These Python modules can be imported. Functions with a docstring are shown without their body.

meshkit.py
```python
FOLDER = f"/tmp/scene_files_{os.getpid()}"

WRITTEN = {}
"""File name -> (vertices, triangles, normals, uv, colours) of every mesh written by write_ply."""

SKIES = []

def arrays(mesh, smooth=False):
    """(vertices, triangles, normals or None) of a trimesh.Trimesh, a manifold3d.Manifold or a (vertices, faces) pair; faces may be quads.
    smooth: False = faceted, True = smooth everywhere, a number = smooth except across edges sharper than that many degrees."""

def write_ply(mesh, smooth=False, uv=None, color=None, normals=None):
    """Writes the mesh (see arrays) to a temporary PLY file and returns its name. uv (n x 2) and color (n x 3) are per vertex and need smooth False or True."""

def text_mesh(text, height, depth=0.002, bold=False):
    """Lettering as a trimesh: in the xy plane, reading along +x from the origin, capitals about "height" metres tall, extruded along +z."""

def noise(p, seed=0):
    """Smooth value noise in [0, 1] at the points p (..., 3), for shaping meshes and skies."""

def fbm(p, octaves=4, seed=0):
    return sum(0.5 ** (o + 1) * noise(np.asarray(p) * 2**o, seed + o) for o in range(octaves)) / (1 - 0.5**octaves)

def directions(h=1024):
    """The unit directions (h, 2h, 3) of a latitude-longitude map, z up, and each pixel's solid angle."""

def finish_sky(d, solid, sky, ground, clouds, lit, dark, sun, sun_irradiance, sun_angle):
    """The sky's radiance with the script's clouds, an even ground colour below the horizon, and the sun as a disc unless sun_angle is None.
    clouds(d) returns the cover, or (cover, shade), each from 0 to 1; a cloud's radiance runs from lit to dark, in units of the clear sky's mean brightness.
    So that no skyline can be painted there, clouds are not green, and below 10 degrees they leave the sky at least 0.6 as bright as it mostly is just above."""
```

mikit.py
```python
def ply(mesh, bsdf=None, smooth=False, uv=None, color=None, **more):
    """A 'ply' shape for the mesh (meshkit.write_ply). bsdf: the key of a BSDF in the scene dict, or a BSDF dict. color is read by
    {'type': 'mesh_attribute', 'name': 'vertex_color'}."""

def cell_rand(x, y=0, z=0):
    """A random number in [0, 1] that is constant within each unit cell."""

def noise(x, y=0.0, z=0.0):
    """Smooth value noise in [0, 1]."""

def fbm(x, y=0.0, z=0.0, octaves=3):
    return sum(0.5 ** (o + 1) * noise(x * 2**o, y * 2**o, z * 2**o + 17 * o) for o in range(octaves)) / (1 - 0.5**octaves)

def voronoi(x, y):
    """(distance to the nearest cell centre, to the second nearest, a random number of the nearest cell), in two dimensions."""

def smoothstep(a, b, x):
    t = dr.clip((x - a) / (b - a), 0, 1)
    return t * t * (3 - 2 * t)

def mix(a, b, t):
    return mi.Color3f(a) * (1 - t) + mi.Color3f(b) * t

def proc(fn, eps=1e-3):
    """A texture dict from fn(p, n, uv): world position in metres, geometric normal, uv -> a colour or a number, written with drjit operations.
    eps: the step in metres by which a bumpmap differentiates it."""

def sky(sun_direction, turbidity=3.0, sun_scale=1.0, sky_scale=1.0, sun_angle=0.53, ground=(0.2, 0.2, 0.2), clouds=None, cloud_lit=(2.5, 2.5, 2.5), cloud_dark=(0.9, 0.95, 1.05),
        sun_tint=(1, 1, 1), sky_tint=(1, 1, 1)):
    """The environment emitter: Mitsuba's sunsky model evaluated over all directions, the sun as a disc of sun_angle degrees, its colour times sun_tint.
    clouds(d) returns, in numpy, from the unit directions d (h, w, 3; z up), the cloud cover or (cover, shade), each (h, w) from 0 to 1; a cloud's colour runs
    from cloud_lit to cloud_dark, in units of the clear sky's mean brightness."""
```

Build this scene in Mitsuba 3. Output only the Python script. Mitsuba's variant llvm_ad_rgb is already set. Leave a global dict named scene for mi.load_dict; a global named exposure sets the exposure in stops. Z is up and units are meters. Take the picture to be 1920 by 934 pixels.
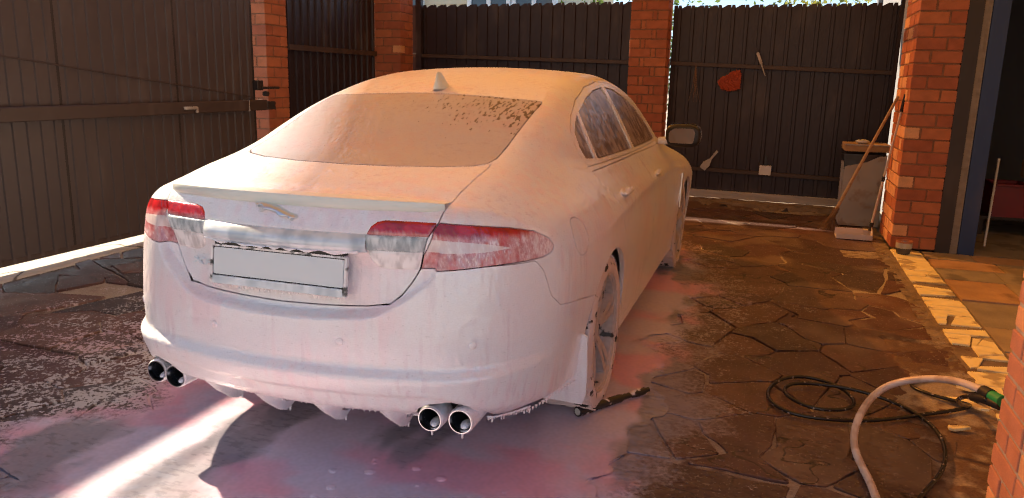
import math, random
import numpy as np, trimesh, drjit as dr, mitsuba as mi
import mikit, meshkit
from mikit import ply, proc, noise, fbm, voronoi, smoothstep, mix
from scipy.interpolate import PchipInterpolator, RegularGridInterpolator
from shapely.geometry import Polygon, LineString, Point, box as sbox, MultiPolygon, MultiPoint
from shapely import affinity
from shapely.ops import unary_union, voronoi_diagram

T = mi.ScalarTransform4f
random.seed(7); RS = np.random.RandomState(7)
scene, labels = {}, {}

# ---------------------------------------------------------------- camera, sky, exposure
FOCAL, CX, CY, CZ, YAW, PITCH, ROLL = 1449.362, 1.5321, -2.1451, 1.4381, -0.31590, 0.21570, -0.02232
def cam_axes():
    cy, sy = math.cos(YAW), math.sin(YAW)
    f = np.array([sy * math.cos(PITCH), cy * math.cos(PITCH), -math.sin(PITCH)])
    r = np.array([cy, -sy, 0.0]); d = np.cross(f, r)
    c, s = math.cos(ROLL), math.sin(ROLL)
    return c * r + s * d, -s * r + c * d, f
_r, _d, _f = cam_axes()
M = np.eye(4); M[:3, 0], M[:3, 1], M[:3, 2], M[:3, 3] = -_r, -_d, _f, (CX, CY, CZ)
scene['camera'] = {'type': 'perspective', 'fov': math.degrees(2 * math.atan(960 / FOCAL)), 'fov_axis': 'x',
                   'to_world': T(M), 'near_clip': 0.05, 'far_clip': 500.0}
SUN = (-1.22, 0.57, 1.0)
scene['sky'] = mikit.sky(SUN, turbidity=3, sun_scale=1.7, sky_scale=1.0, sun_angle=.9)
exposure = 2.8

# ---------------------------------------------------------------- helpers
def tag(key, label=None, category=None, group=None, kind=None):
    d = labels.setdefault(key, {})
    for k, v in (('label', label), ('category', category), ('group', group), ('kind', kind)):
        if v: d[k] = v
    return key
_used = {}
def key(name, parent=None):
    full = (parent + '__' if parent else '') + name
    n = _used.get(full, 0); _used[full] = n + 1
    return full if n == 0 else '%s_%03d' % (full, n)
def add(name, mesh, mat, parent=None, smooth=False, **kw):
    k = key(name, parent); scene[k] = ply(mesh, mat, smooth=smooth, **kw); return k
def put(name, shape, parent=None, to_world=None):
    k = key(name, parent); d = dict(shape)
    if to_world is not None: d['to_world'] = to_world
    scene[k] = d; return k
def thing(name, label, category, group=None):
    return tag(key(name), label, category, group)
def bx(c, s, rot=None, bevel=0.0):
    """box of size s about c; a bevel gives chamfered edges"""
    s = np.asarray(s, float)
    if bevel:
        h = s / 2; b = min(bevel, h.min() * .9); P = []
        for k in range(3):
            for sx in (-1, 1):
                for sy in (-1, 1):
                    for sz in (-1, 1):
                        q = h - b; q[k] = h[k]; P.append(q * (sx, sy, sz))
        m = trimesh.convex.convex_hull(np.array(P))
    else:
        m = trimesh.creation.box(s)
    if rot is not None: m.apply_transform(rot)
    m.apply_translation(c); return m
def rotz(a): return trimesh.transformations.rotation_matrix(a, [0, 0, 1])
def rotm(a, ax): return trimesh.transformations.rotation_matrix(a, ax)
def cat(*ms): return trimesh.util.concatenate([m for g in ms for m in (g if isinstance(g, (list, tuple)) else [g])])
def spline(P, n):
    P = np.asarray(P, float); t = np.r_[0, np.cumsum(np.linalg.norm(np.diff(P, axis=0), axis=1))]
    from scipy.interpolate import CubicSpline
    return CubicSpline(t, P, axis=0)(np.linspace(0, t[-1], n))
def tube(P, r, sides=10, caps=True):
    P = np.asarray(P, float); n = len(P); r = np.broadcast_to(r, (n,)).astype(float)
    t = np.gradient(P, axis=0); t /= np.linalg.norm(t, axis=1, keepdims=True)
    a = np.zeros_like(P); v = np.array([0, 0, 1.0]) if abs(t[0, 2]) < .9 else np.array([1.0, 0, 0])
    for i in range(n):
        v = v - t[i] * (v @ t[i]); v /= np.linalg.norm(v); a[i] = v
    b = np.cross(t, a); ang = np.arange(sides) * 2 * np.pi / sides
    V = P[:, None] + r[:, None, None] * (np.cos(ang)[None, :, None] * a[:, None] + np.sin(ang)[None, :, None] * b[:, None])
    i, j = np.meshgrid(np.arange(n - 1), np.arange(sides), indexing='ij')
    q = np.stack([i * sides + j, i * sides + (j + 1) % sides, (i + 1) * sides + (j + 1) % sides, (i + 1) * sides + j], -1).reshape(-1, 4)
    F = np.vstack([q[:, [0, 1, 2]], q[:, [0, 2, 3]]]); V = V.reshape(-1, 3)
    if caps:
        k = len(V); V = np.vstack([V, P[:1], P[-1:]]); j = np.arange(sides)
        F = np.vstack([F, np.stack([(j + 1) % sides, j, j * 0 + k], 1), np.stack([(n - 1) * sides + j, (n - 1) * sides + (j + 1) % sides, j * 0 + k + 1], 1)])
    return trimesh.Trimesh(V, F, process=False)
def revolve(prof, n=48):
    """profile of (r, h) points turned about z"""
    prof = np.asarray(prof, float); a = np.arange(n) * 2 * np.pi / n
    V = np.stack([prof[:, None, 0] * np.cos(a), prof[:, None, 0] * np.sin(a), np.broadcast_to(prof[:, None, 1], (len(prof), n))], -1).reshape(-1, 3)
    i, j = np.meshgrid(np.arange(len(prof) - 1), np.arange(n), indexing='ij')
    q = np.stack([i * n + j, i * n + (j + 1) % n, (i + 1) * n + (j + 1) % n, (i + 1) * n + j], -1).reshape(-1, 4)
    return trimesh.Trimesh(V, np.vstack([q[:, [0, 1, 2]], q[:, [0, 2, 3]]]), process=False)
def extrude(poly, h, z0=0.0):
    gs = [g for g in getattr(poly, 'geoms', [poly]) if g.area > 1e-7]
    m = cat([trimesh.creation.extrude_polygon(g, h, engine='earcut') for g in gs]); m.apply_translation((0, 0, z0)); return m
def turned(m, ex, ey, ez, o):
    """maps local axes to world axes ex, ey, ez at o"""
    R = np.eye(4); R[:3, 0], R[:3, 1], R[:3, 2], R[:3, 3] = ex, ey, ez, o
    m = m.copy(); m.apply_transform(R); return m

# ---------------------------------------------------------------- materials
def rgb(*c): return {'type': 'rgb', 'value': list(c)}
def prin(color, rough=.5, spec=.5, metal=0.0, **kw):
    return {'type': 'principled', 'base_color': color if isinstance(color, dict) else rgb(*color), 'roughness': rough, 'specular': spec, 'metallic': metal, **kw}
def two(b): return {'type': 'twosided', 'bsdf': b}
def bump(b, fn, scale=1.0, eps=1e-3): return {'type': 'bumpmap', 'nested_texture': proc(fn, eps), 'nested_bsdf': b, 'scale': scale}
def mat(name, b): scene[name] = b; return name

# foam that covers the car: white-pink lather with runs, wet skin
def foam_color(p, n, uv):
    runs = fbm(p.x * 38, p.y * 38, p.z * 3.0, 3)
    cloud = fbm(p.x * 3 + 5, p.y * 3, p.z * 3, 3)
    pink = smoothstep(.42, .75, cloud * .6 + runs * .4)
    c = mix((.70, .70, .725), (.73, .575, .615), pink * .7)
    f = noise(p.x * 260, p.y * 260, p.z * 260)
    thin = smoothstep(.50, .72, fbm(p.x * 62 + 3, p.y * 62, p.z * 2.2, 3)) * smoothstep(.40, .62, fbm(p.x * 6, p.y * 6, p.z * 4 + 5, 2))
    c = mix(c, (.56, .47, .52), thin * .36)          # runs where the lather has thinned
    pit = smoothstep(.86, .90, noise(p.x * 120 + 9, p.y * 120, p.z * 120))
    return c * (.95 + .1 * f) * (1 - .11 * pit)
def foam_bump(p, n, uv):
    q = fbm(p.x * 55, p.y * 55, p.z * 22, 3)
    r = noise(p.x * 240, p.y * 240, p.z * 240)
    w = fbm(p.x * 90 + 40 * p.z, p.y * 34, p.z * 34, 3)
    return q * .0020 + w * .0036 + r * .0005
mat('foam_coat', two(bump(prin(proc(foam_color), .10, .9, clearcoat=1.0, clearcoat_gloss=.96), foam_bump)))

def side_glass_color(p, n, uv):     # thin foam over dark tinted glass
    g = fbm(p.x * 30, p.y * 30, p.z * 10, 3)
    return mix((.11, .08, .075), (.31, .25, .24), smoothstep(.3, .7, g))
mat('foam_glass', two(bump(prin(proc(side_glass_color), .14, .5), foam_bump)))
def rear_glass_color(p, n, uv):     # drops have eaten holes into the foam towards the upper right corner
    c = foam_color(p, n, uv)
    u = p.x * 105 + 3 * noise(p.x * 9, p.y * 9); v = p.y * 40
    h = noise(u, v) * .62 + noise(u * 1.8 + 3, v * 1.5) * .38
    where = smoothstep(-.25, .42, p.x) * smoothstep(.78, 1.2, p.y + p.x * .16)
    hole = smoothstep(.94 - .37 * where, .99 - .37 * where, h)
    return mix(c * mi.Color3f(.56, .53, .545), (.06, .035, .03), hole * .92)
mat('foam_rear_glass', two(bump(prin(proc(rear_glass_color), .2, .5), foam_bump)))
def lens_color(p, n, uv):           # red plastic, a clear band across its middle, under foam that has slid down from the upper edge
    q = fbm(p.x * 48 + p.y * 48, p.z * 34, 3, 4); f = fbm(p.x * 190 + p.y * 190, p.z * 120, 3, 3)
    run = fbm(p.x * 120 + p.y * 120, p.z * 5, 8, 2)
    u = dr.abs(p.x) + p.y
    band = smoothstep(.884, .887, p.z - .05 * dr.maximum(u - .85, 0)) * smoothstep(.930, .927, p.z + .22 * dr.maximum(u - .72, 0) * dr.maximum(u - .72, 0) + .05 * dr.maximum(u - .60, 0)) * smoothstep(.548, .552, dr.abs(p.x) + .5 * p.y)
    edge = smoothstep(.970, .925, p.z + .028 * (u - .7) + .018 * (run - .5) + .010 * (q - .5))
    thick = edge * (.50 + .55 * (q - .3)) + .20 * (f - .5) * edge
    thick = dr.clip(thick + .25 * smoothstep(.95, 1.2, u), 0, 1)
    red = mix((.26, .005, .008), (.46, .012, .018), smoothstep(.3, .7, fbm(p.x * 26, p.y * 26, p.z * 26, 2)))
    c = mix(red, (.55, .32, .34), smoothstep(.22, .85, thick))
    c = mix(c, (.70, .60, .61), smoothstep(.66, 1.02, thick + .34 * (f - .5)))
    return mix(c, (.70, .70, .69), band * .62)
mat('foam_lens', two(bump(prin(proc(lens_color), .16, .6, clearcoat=1.0, clearcoat_gloss=.97), foam_bump)))
def clear_color(p, n, uv):
    q = fbm(p.x * 50, p.y * 50, p.z * 18, 3)
    return mix((.52, .50, .50), (.80, .78, .78), smoothstep(.3, .65, q))
mat('foam_clear_lens', two(bump(prin(proc(clear_color), .18, .5), foam_bump)))
def chrome_color(p, n, uv):
    q = fbm(p.x * 24, p.y * 24, p.z * 9, 3)
    return mix((.40, .48, .54), (.64, .71, .76), smoothstep(.3, .7, q))
mat('foam_chrome', two(prin(proc(chrome_color), .22, .6, .10)))
mat('chrome', two(prin((.75, .76, .78), .12, .5, 1.0)))
mat('smoked_plastic', two(bump(prin(proc(lambda p, n, uv: mix((.27, .33, .36), (.60, .65, .67), smoothstep(.30, .75, fbm(p.x * 70, p.y * 70, p.z * 18, 4)))), .2), foam_bump)))
mat('black_plastic', two(prin((.015, .015, .017), .4)))
mat('badge_metal', two(prin((.62, .65, .68), .18, .5, .75)))
mat('dark_chrome', two(prin((.10, .11, .13), .30, .5, .9)))  # darker chrome for the pipe bores
mat('dark_liner', two(prin((.012, .012, .013), .8, .2)))
mat('pale_plate', two(prin((.57, .63, .655), .3)))
mat('frame_foam', two(prin(proc(lambda p, n, uv: mix((.04, .045, .05), (.66, .66, .67), smoothstep(.30, .52, fbm(p.x * 40, p.y * 40, p.z * 40, 3)))), .2)))
mat('spoiler_paint', two(prin((.62, .66, .62), .25)))
mat('rubber', two(prin((.02, .02, .02), .7, .3)))
def wheel_color(p, n, uv):
    q = fbm(p.x * 14, p.y * 22, p.z * 12, 4)
    f = mix((.40, .33, .315), (.50, .43, .41), noise(p.x * 60, p.y * 60, p.z * 60))
    return mix((.035, .03, .03), f, smoothstep(.33, .37, q))
mat('wet_mirror', two(bump(prin((.17, .125, .10), .12, .8), foam_bump)))
mat('foam_wheel', two(bump(prin(proc(wheel_color), .25), foam_bump)))
def tyre_color(p, n, uv):
    q = fbm(p.x * 26, p.y * 26, p.z * 26, 3)
    return mix((.02, .02, .02), (.60, .50, .49), smoothstep(.30, .36, q))
mat('foam_tyre', two(prin(proc(tyre_color), .4)))

# ---------------------------------------------------------------- the car: one implicit surface, cut into its panels
def pch(*pts):
    a = np.array(pts, float); f = PchipInterpolator(a[:, 0], a[:, 1])
    lo, hi = a[0, 0], a[-1, 0]
    return lambda v: f(np.clip(v, lo, hi))
def smax(a, b, k):
    h = np.maximum(k - np.abs(a - b), 0) / k; return np.maximum(a, b) + h * h * k * .25
def smin(a, b, k): return -smax(-a, -b, k)
def sst(a, b, x):
    t = np.clip((x - a) / (b - a), 0, 1); return t * t * (3 - 2 * t)

deck = pch((-.1, 1.0), (.05, 1.030), (.09, 1.040), (.3, 1.066), (.5, 1.096), (.8, 1.105), (1.3, 1.06), (2.2, 1.02), (3.2, 1.01), (3.7, 1.0), (4.2, .97), (4.6, .90), (4.85, .78), (5.0, .6))
roof = pch((.0, .95), (.3, 1.04), (.5, 1.100), (.64, 1.146), (.9, 1.240), (1.15, 1.326), (1.3, 1.370), (1.45, 1.410), (1.65, 1.454), (1.9, 1.488), (2.15, 1.504), (2.45, 1.506), (2.8, 1.485), (3.1, 1.44), (3.4, 1.34), (3.8, 1.17), (4.15, 1.02), (4.5, .85))
crown = pch((.4, .06), (.62, .07), (1.0, .07), (1.4, .08), (1.8, .10), (2.3, .11), (3.2, .15), (4, .1))
gw = pch((.2, .52), (.4, .58), (.62, .635), (1.0, .715), (1.35, .765), (1.8, .79), (2.3, .80), (3.0, .78), (3.5, .725), (4.0, .65))
plan = pch((0, .80), (.3, .855), (.6, .905), (1.12, .937), (1.8, .936), (2.6, .938), (3.4, .935), (4.0, .95), (4.4, .95), (4.7, .89), (5, .75))
sect = pch((.15, .07), (.22, .05), (.32, .035), (.45, .02), (.62, .004), (.72, .0), (.80, .004), (.88, .02), (.96, .055), (1.04, .12), (1.12, .20))
rearp = pch((.15, .34), (.20, .25), (.26, .13), (.315, .03), (.34, -.012), (.395, -.040), (.44, -.058), (.466, -.064), (.506, -.034), (.54, -.035), (.585, -.036), (.63, -.033), (.70, -.026), (.80, -.012), (.88, .004), (.93, .018), (.985, .045), (1.03, .068), (1.06, .085), (1.2, .14))
frontp = pch((.15, 4.80), (.3, 4.93), (.5, 4.96), (.7, 4.93), (.85, 4.80), (1.0, 4.5))
def rear_curve(x):   # plan curve of the rear face
    a = np.abs(x)
    return .27 * a * a + 2.0 * np.maximum(a - .56, 0) ** 2
def lid_sdf(x, z):   # the U that the bumper leaves open for the lid, in the rear view
    a = np.abs(x)
    w = .40 + .13 * sst(.66, .83, z) + .04 * sst(.8, 1.0, z)
    return smax((a - w), (.668 + .03 * (a / .45) ** 2 - z), .10)
def apron_sdf(x, z):   # the lower insert with its arches over the tailpipes
    a = np.abs(x)
    return smax(a - (.715 - .25 * np.maximum(z - .26, 0) - 2.2 * np.maximum(z - .32, 0) ** 2 * 6), z - .408, .05)
def Fbody(x, y, z):
    a = np.abs(x)
    top = (z - (deck(y) - .055 * (a / .75) ** 2.6))
    side = (a - (plan(y) - sect(z)))
    inset = .045 * (1 - sst(-.004, .022, lid_sdf(x, z)))
    rear = ((rear_curve(x) + rearp(z) + inset * sst(.95, .80, z) + .012 * sst(.004, -.010, apron_sdf(x, z))) - y)
    front = (y - (frontp(z) - .32 * a * a))
    low = smax(top, side, .16)
    low = smax(low, rear * .9, .05 + .05 * sst(.95, .7, z))
    low = smax(low, front * .8, .15)
    low = smax(low, .17 + .105 * sst(1.3, .6, y) * sst(.5, .8, a) - z, .04)
    gtop = (z - (roof(y) - crown(y) * a * a)) * .93
    gside = (a - (gw(y) - .56 * (z - 1.1) - .10 * (z - 1.1) ** 2)) * .86
    g = smax(gtop, gside, .09)
    g = smax(g, .9 - z, .02)
    g = smax(g, .30 - y, .05)
    return smin(low, g, .11)
def grad(F, P, e=1e-3):
    g = np.stack([F(*(P + d).T) - F(*(P - d).T) for d in np.eye(3) * e], 1) / (2 * e)
    return g
def surface_net(F, lo, hi, h):
    n = np.ceil((np.array(hi) - lo) / h).astype(int) + 1
    ax = [lo[k] + h * np.arange(n[k]) for k in range(3)]
    X, Y = np.meshgrid(ax[0], ax[1], indexing='ij')
    V = np.empty(n, np.float32)
    for k in range(n[2]): V[:, :, k] = F(X, Y, np.full_like(X, ax[2][k]))
    s = V < 0
    cell = np.zeros(n - 1, np.uint8)
    for i in (0, 1):
        for j in (0, 1):
            for k in (0, 1): cell += s[i:n[0] - 1 + i, j:n[1] - 1 + j, k:n[2] - 1 + k]
    act = (cell > 0) & (cell < 8); idx = np.full(n - 1, -1, np.int64); idx[act] = np.arange(act.sum())
    P = np.argwhere(act).astype(float); base = P.astype(int); acc = np.zeros((len(P), 3)); cnt = np.zeros(len(P))
    for k in range(3):
        o = [d for d in range(3) if d != k]
        for u in (0, 1):
            for v in (0, 1):
                off = np.zeros(3, int); off[o[0]], off[o[1]] = u, v
                A = base + off; B = A.copy(); B[:, k] += 1
                va, vb = V[tuple(A.T)], V[tuple(B.T)]; c = (va < 0) != (vb < 0)
                t = np.where(c, va / np.where(c, va - vb, 1), 0); q = A.astype(float); q[:, k] += t
                acc[c] += q[c]; cnt[c] += 1
    pts = np.array(lo) + h * acc / cnt[:, None]
    quads = []
    for k in range(3):
        o = [d for d in range(3) if d != k]
        sl = [slice(1, n[d] - 1) for d in range(3)]; sl[k] = slice(0, n[k] - 1); s2 = list(sl); s2[k] = slice(1, n[k])
        c = s[tuple(sl)] != s[tuple(s2)]; E = np.argwhere(c); inside = s[tuple(sl)][c]
        for d in o: E[:, d] += 1
        q = []
        for u, v in ((0, 0), (1, 0), (1, 1), (0, 1)):
            C = E.copy(); C[:, o[0]] -= u; C[:, o[1]] -= v; q.append(idx[tuple(C.T)])
        q = np.stack(q, 1); fl = inside if k != 1 else ~inside
        q[~fl] = q[~fl][:, ::-1]; quads.append(q)
    Q = np.vstack(quads); Q = Q[(Q >= 0).all(1)]
    return pts, Q
def project(F, P, it=3, lim=.02):
    for _ in range(it):
        g = grad(F, P); f = F(*P.T); st = -(f / np.maximum((g * g).sum(1), .05))[:, None] * g
        P = P + np.clip(st, -lim, lim)
    return P
def clip(V, Fc, phi):
    """the part of a triangle mesh where phi > 0"""
    s = phi > 0; c = s[Fc].sum(1); out = [Fc[c == 3]]; NV = [V]; n = len(V); em = {}
    newp = []
    for want in (1, 2):
        t = Fc[c == want]
        odd = s[t] if want == 1 else ~s[t]; r = odd.argmax(1)
        t = np.stack([t[np.arange(len(t)), (r + k) % 3] for k in range(3)], 1)
        def cut(a, b):
            ids = np.empty(len(a), int)
            for q, (i, j) in enumerate(zip(a, b)):
                e = (i, j) if i < j else (j, i)
                w = em.get(e)
                if w is None:
                    w = n + len(newp); em[e] = w; f = phi[e[0]] / (phi[e[0]] - phi[e[1]]); newp.append(V[e[0]] + f * (V[e[1]] - V[e[0]]))
                ids[q] = w
            return ids
        ab, ac = cut(t[:, 0], t[:, 1]), cut(t[:, 0], t[:, 2])
        if want == 1: out.append(np.stack([t[:, 0], ab, ac], 1))
        else: out += [np.stack([ab, t[:, 1], t[:, 2]], 1), np.stack([ab, t[:, 2], ac], 1)]
    V2 = np.vstack([V, np.array(newp).reshape(-1, 3)]); F2 = np.vstack(out)
    u, inv = np.unique(F2, return_inverse=True); return V2[u], inv.reshape(-1, 3)
def skirt(V, Fc, N, depth):
    """adds walls going in from the open edges, along -N"""
    e = np.sort(np.vstack([Fc[:, [0, 1]], Fc[:, [1, 2]], Fc[:, [2, 0]]]), 1)
    d = np.vstack([Fc[:, [0, 1]], Fc[:, [1, 2]], Fc[:, [2, 0]]])
    _, i, c = np.unique(e, axis=0, return_index=True, return_counts=True); b = d[i[c == 1]]
    u, inv = np.unique(b, return_inverse=True); inv = inv.reshape(-1, 2); n = len(V)
    W = np.vstack([V, V[u], V[u] - N[u] * depth]); m = len(u)
    A, B = n + inv[:, 0], n + inv[:, 1]
    return W, np.vstack([Fc, np.stack([B, A, A + m], 1), np.stack([B, A + m, B + m], 1)])

H = .010
_P, _Q = surface_net(Fbody, (-1.0, -.15, .10), (1.0, 5.10, 1.60), H)
_P = project(Fbody, _P)
_T = np.vstack([_Q[:, [0, 1, 2]], _Q[:, [0, 2, 3]]])
def poly_sdf(poly, u, v):
    """positive inside the polygon, by distance"""
    P = np.array(poly, float); Q = np.roll(P, -1, 0); u, v = np.asarray(u, float), np.asarray(v, float)
    m = .06; near = (u > P[:, 0].min() - m) & (u < P[:, 0].max() + m) & (v > P[:, 1].min() - m) & (v < P[:, 1].max() + m)
    if not near.all():
        out = np.full(len(u), -.06)
        if near.any(): out[near] = poly_sdf(poly, u[near], v[near])
        return out
    d = np.full(len(u), 9.0); ins = np.zeros(len(u), bool)
    for (ax, ay), (bx_, by) in zip(P, Q):
        ex, ey = bx_ - ax, by - ay; t = np.clip(((u - ax) * ex + (v - ay) * ey) / (ex * ex + ey * ey + 1e-12), 0, 1)
        d = np.minimum(d, np.hypot(u - ax - t * ex, v - ay - t * ey))
        c = ((ay > v) != (by > v)); ins ^= c & (u < (bx_ - ax) * (v - ay) / np.where(by == ay, 1e-9, by - ay) + ax)
    return np.where(ins, d, -d)
def rnd(poly, r, n=6):
    """polygon with rounded corners"""
    return np.array(Polygon(poly).buffer(-r, quad_segs=n).buffer(2 * r, quad_segs=n).buffer(-r, quad_segs=n).exterior.coords)[:-1]
# outlines, half the car each: the rear in (x, z), the deck and rear window in (x, y), the sides in (y, z)
LID_R = [(.0, .684), (.20, .688), (.32, .694), (.395, .706), (.43, .735), (.462, .78), (.486, .825), (.513, .929), (.541, .98), (.547, 1.02), (.549, 1.10)]
LID_T = [(.549, 0), (.549, .19), (.552, .26), (.563, .33), (.570, .427), (.567, .50), (.55, .56)]
GLASS = [(0, .432), (.2, .446), (.38, .492), (.49, .552), (.532, .60), (.545, .66), (.545, 1.27), (.535, 1.292), (.39, 1.284), (.2, 1.288), (0, 1.294)]
def sym(L): return np.vstack([np.array(L), np.array(L)[::-1][1 if L[-1][0] == 0 else 0:] * (-1, 1)])
def phi_lid(P):
    x, y, z = P.T
    r = poly_sdf(sym(LID_R + [(.549, 1.3)]), x, z)
    t = poly_sdf(np.array(LID_T + [(.545, .60), (.49, .552), (.38, .492), (.2, .446), (0, .432), (-.2, .446), (-.38, .492), (-.49, .552), (-.545, .60)] + [(-a, b) for a, b in LID_T[::-1]]), x, np.maximum(y, .02))
    return np.where(y < .62, np.minimum(np.minimum(r, .2), np.where(z > 1.0, t, np.minimum(t + .5, .2))), -1)
def phi_glass(P):
    x, y, z = P.T
    return np.where(z > 1.05, poly_sdf(np.array(GLASS[:-1] + [(0, 1.294)] + [(-a, b) for a, b in GLASS[::-1][1:-1]]), x, y), -1)
LIGHT = rnd([(.570, .826), (.645, .981), (.84, .970), (1.0, .957), (1.14, .936), (1.23, .905), (1.262, .874), (1.24, .856), (1.17, .845), (1.0, .842), (.82, .838)], .008)
def phi_light(P):
    x, y, z = P.T
    return np.where(y < .6, poly_sdf(LIGHT, np.abs(x) + y, z), -1)
def side(poly, s):
    poly = np.array(poly, float)
    return lambda P: np.where(P[:, 0] * s > .45, poly_sdf(poly, P[:, 1], P[:, 2]), -1)
SEAM = [(-1, .839), (.14, .839), (.311, .838), (.345, .80), (.385, .70), (.44, .655), (.62, .63), (.80, .60), (1.2, .55), (1.2, 0), (-1, 0)]
def phi_bumper(P): return poly_sdf(np.array(SEAM), P[:, 1], P[:, 2])
def arc(cy, r, a0, a1, n=10): return [(cy + r * math.cos(a), .345 + r * math.sin(a)) for a in np.linspace(math.radians(a0), math.radians(a1), n)]
REAR_DOOR = [(1.245, 1.046), (1.262, .99), (1.285, .93), (1.33, .83), (1.40, .72), (1.50, .56), (1.56, .40), (1.60, .27), (2.34, .262), (2.33, .5), (2.285, .8), (2.245, .95), (2.225, 1.052)]
FRONT_DOOR = [(2.233, 1.052), (2.253, .95), (2.293, .8), (2.338, .5), (2.348, .262), (3.34, .262), (3.46, .5), (3.46, .85), (3.38, 1.03)]
QWIN = [(1.268, 1.100), (1.258, 1.15), (1.285, 1.208), (1.36, 1.252), (1.44, 1.284), (1.402, 1.18), (1.382, 1.092)]
RWIN = [(1.425, 1.088), (1.448, 1.18), (1.49, 1.295), (1.72, 1.352), (1.98, 1.392), (2.215, 1.408), (2.20, 1.25), (2.17, 1.082)]
FWIN = [(2.245, 1.082), (2.275, 1.25), (2.292, 1.408), (2.50, 1.395), (2.75, 1.345), (3.0, 1.258), (3.2, 1.165), (3.32, 1.07)]
RING = [(1.236, 1.066), (1.212, 1.12), (1.216, 1.17), (1.25, 1.226), (1.34, 1.278), (1.55, 1.348), (1.85, 1.408), (2.2, 1.438), (2.5, 1.428), (2.8, 1.365), (3.1, 1.245), (3.45, 1.058)]
FLAP = [(.645 + .077 * math.cos(a), .868 + .070 * math.sin(a)) for a in np.linspace(0, 2 * math.pi, 25)[:-1]]
ARCH_R = .382
def phi_arch(P):        # > 0 outside of the wheel openings
    x, y, z = P.T
    return np.where(np.abs(x) > .55, np.minimum(np.hypot(y - 1.12, z - .345), np.hypot(y - 4.03, z - .345)) - ARCH_R, 1)
TAIL = rnd([(.452, .10), (.462, .30), (.492, .352), (.53, .374), (.60, .384), (.648, .366), (.682, .31), (.70, .10)], .012)
def phi_tail(P):        # > 0 outside of the openings round the tailpipes
    x, y, z = P.T
    return np.where(y < .5, -poly_sdf(TAIL, np.abs(x), z), 1)
def normals_of(P):
    g = grad(Fbody, P); return g / np.maximum(np.linalg.norm(g, axis=1, keepdims=True), 1e-9)
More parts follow.
